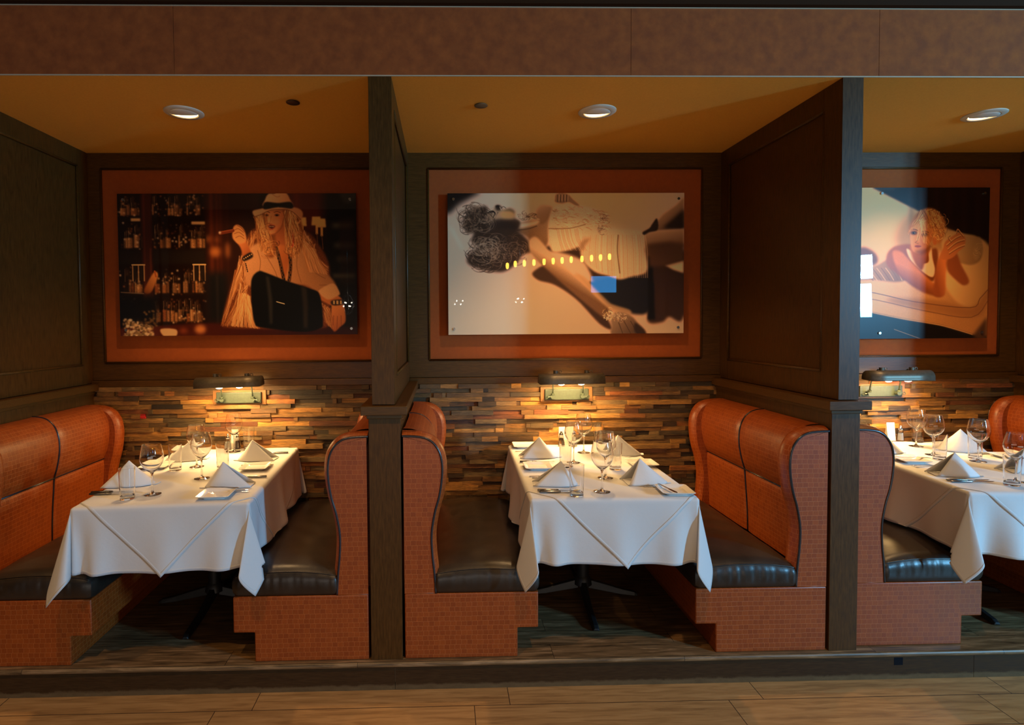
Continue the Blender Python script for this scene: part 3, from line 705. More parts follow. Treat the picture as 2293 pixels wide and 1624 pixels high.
NM = ['left booth table', 'middle booth table', 'right booth table']
for k, x, y, lb in ((0, -1.217, .089, 'front wine glass, nearest the aisle, right of the tall tumbler on the left booth table'),
                    (0, -1.096, .378, 'second wine glass from the aisle, standing mid left booth table before the folded napkin'),
                    (0, -1.235, .639, 'third wine glass from the aisle, half behind another glass on the left booth table'),
                    (0, -1.159, 1.037, 'rearmost wine glass by the shakers under the lamp on the left booth table'),
                    (1, 1.006, .029, 'front wine glass, nearest the aisle, beside the front tumbler on the middle booth table'),
                    (1, 1.094, .278, 'second wine glass from the aisle, just right behind the front glass on the middle table'),
                    (1, 1.000, .618, 'third wine glass, standing in front of the white card on the middle booth table'),
                    (1, 1.125, .883, 'rearmost and highest looking wine glass under the lamp on the middle booth table'),
                    (2, 3.175, .105, 'front wine glass at the right picture edge, beside a tumbler on the right table'),
                    (2, 3.375, .526, 'second wine glass on the right booth table, seen against the orange rear wing'),
                    (2, 3.255, .700, 'third wine glass on the right booth table, standing before a tumbler'),
                    (2, 3.355, .945, 'rearmost wine glass on the right booth table, left of the others')):
    place(wine, (x, y, TOP), 0, lb)
for k, x, y, lb in ((0, -1.302, .020, 'front tumbler beside the knives at the corner of the left booth table'),
                    (0, -1.324, .561, 'tumbler in front of the rear left napkin on the left booth table'),
                    (0, -1.059, .578, 'tumbler rising behind the front right napkin on the left booth table'),
                    (0, -1.076, 1.075, 'rearmost tumbler half hidden behind the rear napkin on the left table'),
                    (1, .867, -.028, 'front tumbler beside the knives at the front edge of the middle table'),
                    (1, 1.200, .452, 'tumbler right of the wine glasses in front of the rear right napkin, middle table'),
                    (1, .930, .520, 'tumbler left of the white card in the centre of the middle table'),
                    (1, 1.270, 1.065, 'rearmost tumbler hidden behind wine glasses near the wall on the middle table'),
                    (2, 3.085, .040, 'front tumbler at the right picture edge on the right booth table'),
                    (2, 3.428, .601, 'tumbler behind the second wine glass on the right booth table'),
                    (2, 3.200, .590, 'tumbler directly behind the third wine glass on the right booth table'),
                    (2, 3.479, 1.080, 'rearmost tumbler near the block wall on the right booth table')):
    place(tumb, (x, y, TOP), 0, lb)
r1, r2, r3 = TAB[0][2], TAB[1][2], TAB[2][2]
for x, y, rz, lb in ((-.885, .045, r1, 'square side plate at the front right corner of the left booth table'),
                     (-.870, .575, r1, 'square side plate behind the front right napkin on the left booth table'),
                     (-1.470, .640, r1, 'square side plate behind the front left napkin, mostly hidden, left table'),
                     (-1.500, 1.080, r1, 'square side plate at the rear left, hidden behind the napkin on the left table'),
                     (1.355, .000, r2-.05, 'square side plate at the front right corner of the middle booth table'),
                     (1.385, .545, r2, 'square side plate behind the front right napkin on the middle booth table'),
                     (.765, .505, r2, 'square side plate between the two left napkins on the middle booth table'),
                     (.770, 1.075, r2, 'square side plate at the rear left corner of the middle booth table'),
                     (2.985, .545, r3-.05, 'square side plate beside the forks at the left edge of the right table'),
                     (3.640, .600, r3, 'square side plate behind the front glasses at the right of the right table')):
    place(plate, (x, y, TOP), rz, lb)
napkin(-1.425, .265, r1+.10, .245, .125, .10, .0, 1, 'tent napkin behind the front tumbler at the front left of the left table')
napkin(-.885, .215, r1+PI+.05, .240, .125, .09, .03, 2, 'bluish white tent napkin behind the front plate on the left table')
napkin(-1.385, .820, r1+.15, .235, .120, .10, .04, 3, 'tent napkin at the rear left, behind a tumbler, on the left table')
napkin(-.930, .800, r1+PI-.05, .235, .120, .10, .03, 4, 'tent napkin at the rear right of the left table, below the wall lamp')
napkin(.800, .165, r2-.05, .230, .118, .09, .03, 5, 'tent napkin behind the knives at the front left of the middle table')
napkin(.815, .775, r2+.02, .235, .122, .09, .005, 6, 'tent napkin at the rear left of the middle table, beside a plate')
napkin(1.275, .185, r2+.10, .225, .122, .13, -.03, 7, 'tent napkin with its open end showing, front right of the middle table')
napkin(1.355, .815, r2+PI*.0, .230, .120, .10, -.03, 8, 'tent napkin at the rear right of the middle table, behind a tumbler')
napkin(2.975, .245, r3-.05, .230, .118, .10, .0, 9, 'tent napkin behind the knives at the front left of the right table')
napkin(3.010, .790, r3, .225, .118, .10, .0, 10, 'tent napkin half hidden behind the bench wing on the right table')
napkin(3.520, .800, r3+PI-.3, .245, .135, .13, .0, 11, 'tall curled tent napkin at the rear right of the right table')
napkin(3.420, .300, r3+.15, .230, .118, .12, .0, 12, 'tent napkin cut by the right picture edge on the right table')
for x, y, rz, lb in ((-1.535, .118, r1, 'left table knife at the front left corner, farther from the aisle than its pair'),
                     (-1.525, .088, r1, 'left booth table knife at the front left corner, the one nearer the aisle'),
                     (-.745, .380, r1+PI, 'knife at the right edge of the left booth table, behind the front napkin'),
                     (-.785, .965, r1+PI, 'knife behind the rear right napkin on the left booth table'),
                     (.690, .050, r2, 'middle table knife before the front left napkin, farther of the pair from the aisle'),
                     (.695, .022, r2, 'middle table knife before the front left napkin, the one nearer the aisle'),
                     (.680, .640, r2, 'knife beside the left plate, between the two left napkins of the middle table'),
                     (2.835, .135, r3+.02, 'right table knife before the front napkin, farther of the pair from the aisle'),
                     (2.832, .105, r3+.02, 'right table knife before the front napkin, the one nearer the aisle')):
    place(knife, (x, y, TOP), rz, lb)
for x, y, rz, lb in ((-.752, .108, r1+PI, 'fork behind the front plate on the left booth table, nearer the napkin'),
                     (-.762, .135, r1+PI-.05, 'fork tucked along the front right napkin of the left booth table'),
                     (-.790, .660, r1+PI, 'fork just behind the rear right plate on the left booth table'),
                     (1.425, .098, r2+PI, 'fork between the front right napkin and the plate on the middle table'),
                     (.690, .320, r2, 'fork behind the front left napkin of the middle table, farther one of the pair'),
                     (.700, .288, r2, 'fork behind the front left napkin of the middle table, nearer one of the pair'),
                     (.690, .935, r2, 'fork behind the rear left napkin of the middle table, beside the rear plate'),
                     (2.905, .440, r3+.02, 'fork in front of the left plate on the right table, nearer the plate'),
                     (2.900, .412, r3+.05, 'fork in front of the left plate on the right table, nearer the napkin')):
    place(fork, (x, y, TOP), rz, lb)
for x, y, dz, rz, lb in ((-.800, .112, .0195, r1+2.9, 'butter knife resting on the front right plate of the left table'),
                     (2.95, .605, .0195, r3-.35, 'butter knife resting on the plate of the right booth table'),
                     (1.305, .085, .0195, r2-1.35, 'butter knife resting along the front right plate of the middle table')):
    place(bknife, (x, y, TOP+dz), rz, lb)
shaker((-1.225, 1.105, TOP), 'salt', 'glass salt shaker in front of the lamp on the left booth table')
shaker((-1.165, 1.118, TOP), 'pepper', 'glass pepper shaker behind the rear wine glass on the left booth table')
shaker((1.020, 1.075, TOP), 'pepper', 'glass shaker left of the white card on the middle booth table')
shaker((1.105, 1.070, TOP), 'salt', 'glass salt shaker right of the white card on the middle booth table')
shaker((3.392, 1.120, TOP), 'salt', 'glass salt shaker beside the white card on the right booth table')
for x, y, wd, lb in ((-1.192, 1.146, .05, 'upright white card behind the shakers on the left booth table'), (1.062, 1.120, .10, 'upright white card between the shakers on the middle booth table'), (3.335, 1.140, .055, 'upright white card near the bench wing on the right booth table')):
    mb = MB(); h_ = .125
    mb.add([(-wd/2, -.016, 0), (wd/2, -.016, 0), (wd/2, 0, h_), (-wd/2, 0, h_), (wd/2, .016, 0), (-wd/2, .016, 0)], [(0, 1, 2, 3), (3, 2, 4, 5)])
    o = mb.build('table_card', M['paper'], None, loc=(x, y, TOP), solid=.0012); tag(o, lb, 'table card', 'upright white cards')

# ------------------------------------------------------------------ the room behind the camera, seen mirrored in the pictures
tag(MB().box(-6, 9, -6.3, -6.2, ZF, 3.9).build('wall_front', M['crown']), 'dark wall of the bar room facing the booths', kind='structure')
M['amber'] = emis('amber_pendant_glow', (1, .50, .06), 45); M['white_glow'] = emis('small_white_bulb', (1, .88, .66), 55); M['screen'] = emis('blue_screen', (.05, .42, 1), 9)
xs = [1.36, 1.50, 1.66, 1.83, 2.01, 2.17, 2.33, 2.49, 2.68, 2.85, 3.01, 3.17]
pend = empty('pendant_lamp'); MB().lathe([(0, -.06), (.022, -.045), (.030, 0), (.024, .045), (0, .06)], 12).build('shade', M['amber'], pend, smooth=True); MB().cyl((0, 0, .055), (0, 0, 1.1), .004, 6).build('cord', M['iron'], pend)
tag(pend, 'small amber bar pendant lamp, seen only as a mirrored glow in the middle picture', 'pendant lamp', 'amber pendants over the bar'); kids(pend)
for k, x in enumerate(xs):
    o = pend if k == 0 else copy_tree(pend); o.location = (x, -5.0, 2.68+.012*k if k else 2.66)
for x, z, lb in ((1.58, 2.05, 'wire globe chandelier mirrored near the left centre of the middle picture'), (.50, 2.02, 'wire globe chandelier mirrored at the lower left edge of the middle picture'), (-1.45, 2.0, 'wire globe chandelier mirrored at the right edge of the left picture')):
    t = empty('globe_chandelier', (x, -5.0, z)); tag(t, lb, 'chandelier', 'wire globe chandeliers of the bar room')
    wr = MB()
    for q in range(4):
        an = PI*q/4; wr.tube([(.115*math.sin(s2)*math.cos(an), .115*math.sin(s2)*math.sin(an), .17*math.cos(s2)) for s2 in [2*PI*e/24 for e in range(24)]], .0025, 5, closed=True)
    wr.cyl((0, 0, .17), (0, 0, 1.8), .005, 6); wr.build('wire_frame', M['steel'], t, smooth=True)
    for q in range(6):
        an = PI*q/3; MB().lathe([(0, -.012), (.010, -.006), (.012, 0), (.008, .010), (0, .014)], 8, .07*math.cos(an), .07*math.sin(an), .03-.06*(q % 2)).build('bulb', M['white_glow'], t, smooth=True)
t = empty('television', (3.08, -5.05, 2.33)); tag(t, 'blue lit television screen mirrored in the lower right of the middle picture', 'television')
MB().box(-.24, .24, -.04, 0, -.16, .16).build('casing', M['iron'], t); MB().box(-.225, .225, .0, .003, -.145, .145).build('screen', M['screen'], t)
wn = empty('window_1', (6.68, -3.7, 2.12), math.atan2(4.0, -5.48)-PI/2); tag(wn, 'tall daylit window at the right of the room, mirrored in the right picture', kind='structure')
wf = MB()
for x0, x1, z0, z1 in ((-.24, -.19, -.5, .62), (.19, .24, -.5, .62), (-.24, .24, .56, .62), (-.24, .24, -.5, -.44), (-.022, .022, -.5, .62), (-.24, .24, .11, .165)): wf.box(x0, x1, -.05, -.01, z0, z1)
wf.build('frame', M['iron'], wn)
# ------------------------------------------------------------------ wall pictures, painted as colour attributes
class Canvas:
    """coordinates (x, y) in a frame x0..x1, y0..y1 (y down); colours as seen, 0..255"""
    def __init__(s, x0, x1, y0, y1, W=530, H=316, bg=(20, 10, 5), seed=1):
        s.x0, s.x1, s.y0, s.y1, s.W, s.H = x0, x1, y0, y1, W, H
        s.a = np.zeros((H, W, 3), np.float32)+np.array(bg, np.float32); s.r = random.Random(seed); s.n = np.random.RandomState(seed)
        s.kx, s.ky = (W-1)/(x1-x0), (H-1)/(y1-y0)
    def P(s, pts): return [((x-s.x0)*s.kx, (y-s.y0)*s.ky) for x, y in pts]
    @staticmethod
    def smooth(p, closed=True, k=5):
        n = len(p); out = []
        for i in range(n if closed else n-1):
            g = lambda j: p[j % n] if closed else p[min(max(j, 0), n-1)]
            a, b2, c, d = g(i-1), g(i), g(i+1), g(i+2)
            for q in range(k):
                t = q/k
                out.append(tuple(.5*(2*b2[e]+(-a[e]+c[e])*t+(2*a[e]-5*b2[e]+4*c[e]-d[e])*t*t+(-a[e]+3*b2[e]-3*c[e]+d[e])*t**3) for e in (0, 1)))
        if not closed: out.append(p[-1])
        return out
    def box(s, x, y, pad):
        return max(0, int(min(x)-pad)), min(s.W, int(max(x)+pad+2)), max(0, int(min(y)-pad)), min(s.H, int(max(y)+pad+2))
    def blend(s, m, sl, col, col2, ax, alpha, noise):
        if ax is not None:
            (ax0, ay0), (bx0, by0) = s.P(ax); Y, X = np.mgrid[sl[0], sl[1]]
            t = ((X-ax0)*(bx0-ax0)+(Y-ay0)*(by0-ay0))/((bx0-ax0)**2+(by0-ay0)**2+1e-6); t = np.clip(t, 0, 1)[..., None]
            c = np.array(col)*(1-t)+np.array(col2)*t
        else: c = np.array(col, np.float32)+np.zeros(m.shape+(3,), np.float32)
        if noise: c = c*(1+noise*s.n.uniform(-1, 1, m.shape)[..., None])
        m = (m*alpha)[..., None]; s.a[sl] = s.a[sl]*(1-m)+c*m
    def poly(s, pts, col, blur=.7, smooth=True, alpha=1, col2=None, ax=None, noise=0):
        p = s.P(pts)
        if smooth and len(p) > 3: p = s.smooth(p)
        x, y = [q[0] for q in p], [q[1] for q in p]; a, b2, c, d = s.box(x, y, blur*3+1)
        if b2 <= a or d <= c: return
        SS = 2; Y, X = np.mgrid[c*SS:d*SS, a*SS:b2*SS]; X = X/SS+.25; Y = Y/SS+.25
        m = np.zeros(X.shape, bool); n = len(p)
        for i in range(n):
            xa, ya = p[i]; xb, yb = p[(i+1) % n]
            if ya == yb: continue
            cr = ((ya > Y) != (yb > Y)) & (X < (xb-xa)*(Y-ya)/(yb-ya)+xa); m ^= cr
        m = m.reshape(d-c, SS, b2-a, SS).mean(axis=(1, 3)).astype(np.float32)
        m = s.soft(m, blur); s.blend(m, (slice(c, d), slice(a, b2)), col, col2, ax, alpha, noise)
    @staticmethod
    def soft(m, blur):
        r = int(round(blur))
        if blur < .5: return m
        r = max(1, r)
        for _ in range(2):
            q = np.pad(m, r, mode='edge'); cs = np.cumsum(np.pad(q, ((1, 0), (0, 0))), axis=0); q = (cs[2*r+1:]-cs[:-2*r-1])/(2*r+1)
            cs = np.cumsum(np.pad(q, ((0, 0), (1, 0))), axis=1); m = (cs[:, 2*r+1:]-cs[:, :-2*r-1])/(2*r+1)
        return m
    def rect(s, x0, x1, y0, y1, col, blur=.4, **k): s.poly([(x0, y0), (x1, y0), (x1, y1), (x0, y1)], col, blur, smooth=False, **k)
    def ell(s, cx, cy, rx, ry, col, blur=.6, rot=0, **k):
        s.poly([(cx+rx*math.cos(t)*math.cos(rot)-ry*math.sin(t)*math.sin(rot), cy+rx*math.cos(t)*math.sin(rot)+ry*math.sin(t)*math.cos(rot)) for t in [2*PI*q/16 for q in range(16)]], col, blur, smooth=False, **k)
    def line(s, pts, wd, col, alpha=1, wd2=None, smooth=True):
        p = s.P(pts)
        if smooth and len(p) > 2: p = s.smooth(p, False, 4)
        wd *= s.kx; wd2 = wd if wd2 is None else wd2*s.kx; x, y = [q[0] for q in p], [q[1] for q in p]; a, b2, c, d = s.box(x, y, max(wd, wd2)+1)
        if b2 <= a or d <= c: return
        Y, X = np.mgrid[c:d, a:b2].astype(np.float32); best = np.full(X.shape, 99.0); n = len(p)-1
        for i in range(n):
            (xa, ya), (xb, yb) = p[i], p[i+1]; L2 = (xb-xa)**2+(yb-ya)**2+1e-6
            t = np.clip(((X-xa)*(xb-xa)+(Y-ya)*(yb-ya))/L2, 0, 1); w_ = (wd+(wd2-wd)*(i+t)/n)/2
            best = np.minimum(best, np.hypot(X-xa-t*(xb-xa), Y-ya-t*(yb-ya))-w_)
        m = np.clip(.5-best, 0, 1)*min(1.0, 1.0); s.blend(m, (slice(c, d), slice(a, b2)), col, None, None, alpha, 0)
    def strands(s, A, B, n, cols, wd=4, jit=12, wave=10, alpha=.6):
        """hair or fur: strokes from curve A to curve B"""
        pa, pb = s.smooth(A, False, 8), s.smooth(B, False, 8)
        for _ in range(n):
            t = s.r.random(); a = pa[int(t*(len(pa)-1))]; t2 = min(1, max(0, t+s.r.uniform(-.06, .06))); b2 = pb[int(t2*(len(pb)-1))]
            ph = s.r.uniform(0, 6); pts = []
            for q in range(5):
                u = q/4; x = a[0]+(b2[0]-a[0])*u+wave*math.sin(ph+u*5)+s.r.uniform(-jit, jit)*.3; y = a[1]+(b2[1]-a[1])*u+wave*.6*math.cos(ph+u*4)
                pts.append((x+(s.r.uniform(-jit, jit) if q == 0 else 0), y))
            s.line(pts, wd*s.r.uniform(.5, 1.2), cols[s.r.randrange(len(cols))], alpha, wd*.3)
    def curls(s, cx, cy, rx, ry, n, cols, wd=4, alpha=.7, rad=(14, 34)):
        for _ in range(n):
            t = s.r.uniform(0, 2*PI); q = math.sqrt(s.r.random()); x, y = cx+rx*q*math.cos(t), cy+ry*q*math.sin(t); R = s.r.uniform(*rad); a0 = s.r.uniform(0, 6)
            s.line([(x+R*(1+.12*k)*math.cos(a0+k*.45), y+R*(.8+.1*k)*math.sin(a0+k*.45)) for k in range(5)], wd*s.r.uniform(.6, 1.3), cols[s.r.randrange(len(cols))], alpha, wd*.4)

def bar_picture():
    c = Canvas(152, 1917, 218, 1270, bg=(20, 7, 2), seed=5); r = c.r
    c.rect(800, 1180, 200, 1200, (48, 15, 4), 6); c.rect(930, 1200, 200, 1150, (34, 10, 3), 10)
    for x, w_, al in ((830, 26, .8), (880, 10, .9), (905, 14, .5), (958, 6, .5)): c.rect(x, x+w_, 200, 1150, (92, 34, 8), 2, alpha=al*.7)
    for x, y, rx, ry in ((868, 650, 40, 40), (820, 555, 14, 26), (960, 640, 14, 60), (880, 560, 12, 20), (350, 540, 22, 20)): c.ell(x, y, rx, ry, (190, 112, 44), 5, alpha=.75)
    c.rect(325, 405, 200, 1180, (52, 17, 5), 2); c.rect(340, 352, 200, 1180, (84, 30, 8), 1, alpha=.6); c.rect(385, 395, 620, 900, (110, 50, 16), 1, alpha=.5)
    c.rect(1380, 1700, 218, 520, (66, 18, 5), 14); c.rect(1470, 1490, 218, 400, (96, 34, 8), 4, alpha=.6)
    def shelf(x0, x1, y0, y1, n, big):
        for _ in range(n):
            x = r.uniform(x0, x1-20); w_ = r.uniform(30, 52)*big; h = r.uniform(.62, .98)*(y1-y0)
            c.rect(x, x+w_, y1-h*.72, y1, (26, 12, 4), .5); c.rect(x+w_*.35, x+w_*.65, y1-h, y1-h*.7, (46, 24, 8), .5)
            if r.random() < .8: c.rect(x+3, x+w_-3, y1-h*.58, y1-h*.08, [(176, 120, 66), (150, 92, 44), (196, 140, 82), (128, 66, 26), (120, 84, 50)][r.randrange(5)], .5, col2=(80, 44, 16), ax=((x, y1), (x+w_, y1)), noise=.15)
            c.line([(x+w_*.2, y1-h*.95), (x+w_*.2, y1-h*.5)], 3, (190, 150, 100), .5)
        for _ in range(int((x1-x0)*.16)):
            x, y = r.uniform(x0, x1), y0+(y1-y0)*r.random()**.8; q = r.uniform(2, 8); c.ell(x, y, q, q, [(214, 160, 100), (160, 96, 44), (230, 196, 150), (120, 60, 20)][r.randrange(4)], .5, alpha=.8)
    for a, b2 in ((152, 318), (408, 792)):
        n = (b2-a)/44
        shelf(a, b2, 225, 388, int(n*1.6), 1.15); shelf(a, b2, 425, 632, int(n*2.2), .95); shelf(a, b2, 755, 965, int(n*2.2), .95); shelf(a, b2, 985, 1180, int(n*2.0), 1.0)
        c.rect(a, b2, 388, 415, (22, 9, 3), 1); c.rect(a, b2, 636, 735, (26, 16, 8), 3)
    for x in (250, 700): 
        for q in (0, 50): c.ell(x+20+q, 800, 17, 58, (30, 18, 8), .6)
        c.line([(x, 742), (x+92, 742)], 10, (196, 156, 100)); [c.line([(x+q, 742), (x+q, 860)], 8, (190, 146, 92), .8) for q in (4, 46, 88)]
    for x, y, w_ in ((250, 400, 70), (696, 425, 100)): c.rect(x, x+w_, y, y+22, (196, 150, 92), 1)
    c.poly([(335, 935), (410, 800), (440, 825), (385, 950)], (120, 62, 20), col2=(190, 120, 56), ax=((340, 930), (440, 840))); c.line([(415, 790), (424, 830)], 12, (150, 70, 24))
    c.rect(152, 430, 975, 1180, (8, 6, 6), 8); c.line([(165, 945), (330, 955)], 8, (120, 96, 72), .7)
    c.rect(795, 960, 800, 1180, (16, 13, 11), 8); c.rect(870, 885, 820, 1180, (34, 26, 20), 2, alpha=.8)
    # counter and flowers
    c.poly([(150, 1215), (700, 1180), (1300, 1190), (1917, 1215), (1917, 1280), (150, 1280)], (66, 20, 7), 2, smooth=False, col2=(40, 10, 6), ax=((400, 1200), (1500, 1200))); c.ell(745, 1225, 42, 34, (206, 128, 62), 4, alpha=.8); c.ell(620, 1235, 30, 18, (150, 70, 30), 4, alpha=.6)
    c.poly([(450, 1222), (565, 1225), (560, 1280), (480, 1280)], (196, 152, 104), 1)
    for _ in range(150):
        x = r.uniform(175, 390); y = r.uniform(1140+(x-175)*.25, 1275); c.ell(x, y, r.uniform(6, 16), r.uniform(5, 12), [(214, 186, 148), (190, 156, 110), (120, 92, 54), (70, 50, 26)][r.randrange(4)], .5)
    for _ in range(50): x = r.uniform(330, 430); y = r.uniform(1080, 1200); c.ell(x, y, 7, 5, (96, 70, 34), .5)
    # right side: shelves and reflections
    c.rect(1690, 1917, 218, 1200, (12, 8, 5), 10)
    for x0, x1, y in ((1740, 1890, 460), (1755, 1895, 606), (1775, 1885, 708)): c.rect(x0, x1, y-16, y+14, (104, 96, 72), 5, alpha=.8)
    c.rect(1790, 1905, 400, 900, (34, 20, 10), 4, alpha=.6); c.rect(1740, 1905, 815, 850, (54, 48, 34), 3)
    c.poly([(1800, 218), (1917, 218), (1917, 260), (1850, 300)], (40, 36, 30), 4)
    # candle shades
    for x, y in ((1518, 430), (1625, 425), (1662, 440)): c.poly([(x-34, y-34), (x+28, y-34), (x+32, y+32), (x-40, y+32)], (196, 150, 78), 1.2, smooth=False); c.line([(x-2, y+30), (x-2, y+90)], 18, (180, 130, 66)); c.line([(x-2, y+90), (x+6, y+190)], 6, (90, 50, 20))
    # fur coat
    FUR = [(150, 84, 32), (112, 54, 18), (196, 134, 76), (84, 36, 10), (214, 164, 110)]
    c.poly([(1140, 490), (1080, 620), (1020, 780), (960, 960), (905, 1180), (960, 1215), (1180, 1225), (1640, 1225), (1720, 1160), (1710, 980), (1715, 760), (1640, 600), (1540, 500), (1300, 470)], (96, 46, 16), 2, noise=.2)
    c.strands([(1160, 500), (1090, 640), (1030, 800)], [(1100, 800), (980, 1000), (905, 1200)], 240, FUR, 7, 22, 8)
    c.strands([(1110, 640), (1080, 860), (1060, 940)], [(1100, 960), (1010, 1120), (930, 1205)], 200, FUR, 7, 26, 10)
    c.strands([(1060, 960), (1100, 980)], [(980, 1200), (1180, 1220)], 190, [(206, 146, 84), (224, 176, 120), (160, 92, 40)], 7, 20, 8)
    c.strands([(1480, 480), (1560, 560), (1600, 700)], [(1600, 760), (1680, 820), (1700, 760)], 200, [(196, 132, 76), (150, 84, 34), (216, 166, 110), (104, 50, 18)], 7, 24, 8)
    # blouse
    c.poly([(1150, 600), (1090, 700), (1085, 800), (1110, 905), (1300, 900), (1520, 900), (1640, 960), (1760, 940), (1752, 880), (1700, 820), (1600, 720), (1540, 640), (1480, 590), (1400, 560), (1300, 570)], (186, 132, 84), 1.5, col2=(150, 98, 56), ax=((1100, 600), (1500, 950)), noise=.04)
    for p in ([(1180, 640), (1200, 720), (1190, 800)], [(1250, 690), (1310, 800), (1330, 880)], [(1480, 640), (1470, 760), (1500, 880)], [(1560, 700), (1600, 800), (1680, 850)], [(1640, 900), (1700, 900), (1745, 910)]): c.line(p, 7, (112, 66, 34), .55)
    c.strands([(1500, 560), (1600, 640)], [(1560, 800), (1700, 820)], 70, [(206, 146, 92), (160, 96, 46)], 6, 16, 6)
    c.poly([(1310, 560), (1440, 570), (1420, 700), (1382, 850), (1350, 760)], (188, 108, 50), 1.2, col2=(150, 78, 32), ax=((1320, 570), (1420, 700)))
    for a in ([(1320, 620), (1345, 720), (1360, 800), (1372, 855)], [(1420, 660), (1424, 760), (1412, 862)]):
        c.line(a, 26, (84, 48, 20))
        for q in range(12): m_ = len(a)-1; t = q/11; k = min(int(t*m_), m_-1); u = t*m_-k; x = a[k][0]+(a[k+1][0]-a[k][0])*u; y = a[k][1]+(a[k+1][1]-a[k][1])*u; c.ell(x+r.uniform(-8, 8), y, 5, 9, (16, 8, 4), .4)
    # raised arm and hand with cigar
    c.poly([(1020, 560), (1085, 540), (1105, 590), (1135, 670), (1085, 700), (1055, 620)], (196, 118, 62), 1, col2=(150, 78, 36), ax=((1040, 560), (1120, 640)))
    c.poly([(1000, 500), (1010, 462), (1040, 450), (1080, 480), (1100, 540), (1090, 580), (1040, 590), (1005, 560), (996, 530)], (206, 130, 72), 1)
    for p in ([(1008, 490), (1040, 478), (1078, 505)], [(1010, 515), (1045, 505), (1080, 530)], [(1020, 545), (1050, 532), (1082, 552)], [(1035, 455), (1060, 470), (1085, 500)]): c.line(p, 5, (120, 60, 26), .8)
    c.line([(905, 510), (1000, 492)], 24, (104, 40, 16)); c.line([(912, 500), (1000, 484)], 5, (160, 80, 40), .8); c.ell(905, 508, 9, 10, (206, 180, 150))
    c.poly([(1070, 690), (1130, 655), (1145, 690), (1080, 720)], (22, 12, 8), .8); [c.ell(1080+q*14, 702-q*8, 5, 5, (180, 140, 90), .4) for q in range(5)]
    for q in range(5): c.ell(1092+q*3, 740+q*14, 5, 7, (40, 24, 14), .4)
    # hair and face
    HAIR = [(178, 108, 50), (126, 64, 24), (212, 150, 86), (88, 40, 14), (232, 180, 116)]
    c.poly([(1215, 345), (1180, 430), (1190, 500), (1215, 600), (1250, 680), (1300, 690), (1330, 600), (1400, 560), (1400, 640), (1440, 690), (1500, 640), (1520, 520), (1500, 400), (1440, 340)], (116, 60, 22), 1.5)
    c.poly([(1240, 352), (1232, 400), (1244, 455), (1262, 505), (1290, 524), (1325, 512), (1368, 470), (1398, 420), (1402, 370), (1380, 338), (1290, 330)], (214, 136, 78), 1, col2=(170, 92, 46), ax=((1260, 430), (1400, 430)))
    c.poly([(1320, 505), (1390, 450), (1410, 560), (1400, 600), (1330, 590)], (158, 84, 40), 1.5)
    c.rect(1232, 1404, 330, 352, (120, 62, 30), 3, alpha=.7)
    for x, y, k in ((1252, 380, 1), (1330, 380, 1)): c.ell(x, y, 18, 8, (70, 34, 18), .8); c.ell(x, y+1, 7, 6, (20, 10, 6), .4); c.line([(x-22, y-22), (x, y-28), (x+24, y-20)], 6, (96, 50, 24), .9)
    c.line([(1286, 385), (1278, 430), (1268, 438), (1290, 444)], 5, (150, 82, 42), .8); c.ell(1272, 418, 7, 20, (232, 164, 106), 1.5, alpha=.7)
    c.poly([(1262, 458), (1284, 450), (1317, 460), (1300, 484), (1274, 490), (1265, 474)], (142, 52, 30), .7); c.poly([(1270, 462), (1290, 458), (1312, 463), (1292, 476), (1274, 474)], (44, 12, 8), .5); c.line([(1272, 463), (1304, 463)], 4, (226, 196, 166), .9)
    c.line([(1380, 400), (1360, 470), (1325, 508), (1292, 522)], 10, (132, 66, 30), .6)
    c.ell(1330, 425, 22, 16, (224, 140, 88), 4, alpha=.5)
    c.strands([(1180, 400), (1230, 360)], [(1200, 640), (1310, 680)], 110, HAIR, 6, 16, 16, .55); c.strands([(1400, 350), (1440, 345), (1490, 380)], [(1400, 660), (1450, 690), (1510, 600)], 150, HAIR, 6, 16, 18, .55)
    for cx_, cy_ in ((1225, 560), (1260, 640), (1235, 480), (1440, 620), (1480, 560), (1300, 600)): c.curls(cx_, cy_, 26, 30, 16, [(70, 30, 10), (206, 142, 80), (150, 84, 36)], 6, .6, (14, 34))
    c.line([(1400, 360), (1430, 420), (1480, 440), (1500, 420)], 12, (216, 150, 84), .6); c.line([(1418, 440), (1410, 520), (1430, 600), (1424, 660)], 10, (196, 130, 66), .6); c.line([(1440, 500), (1448, 560), (1440, 610)], 12, (190, 40, 20), .6)
    c.strands([(1400, 350), (1450, 350)], [(1410, 600), (1500, 560)], 60, HAIR, 6, 10, 16)
    # hat
    c.poly([(1150, 352), (1170, 392), (1215, 372), (1280, 345), (1380, 338), (1440, 350), (1480, 395), (1510, 415), (1524, 370), (1500, 335), (1440, 320), (1300, 318), (1200, 335)], (206, 156, 104), .8, col2=(170, 112, 66), ax=((1150, 340), (1500, 400)))
    c.line([(1165, 388), (1215, 372), (1290, 340), (1390, 338), (1450, 358), (1505, 412)], 6, (110, 62, 30), .8)
    c.poly([(1238, 322), (1246, 262), (1270, 224), (1310, 222), (1345, 214), (1400, 216), (1428, 260), (1442, 322)], (214, 166, 112), .8, col2=(176, 120, 70), ax=((1240, 280), (1440, 280)))
    c.poly([(1236, 336), (1244, 284), (1340, 290), (1436, 284), (1446, 330), (1340, 322)], (14, 8, 6), .7); c.line([(1300, 226), (1330, 244), (1352, 240)], 6, (150, 98, 54), .6)
    # forearm, hand and watch at the right
    c.poly([(1590, 985), (1700, 950), (1790, 990), (1815, 1050), (1740, 1060), (1660, 1020)], (170, 96, 44), 1); c.poly([(1640, 935), (1740, 890), (1790, 960), (1770, 985), (1700, 1010), (1640, 965)], (190, 138, 90), 1, noise=.05)
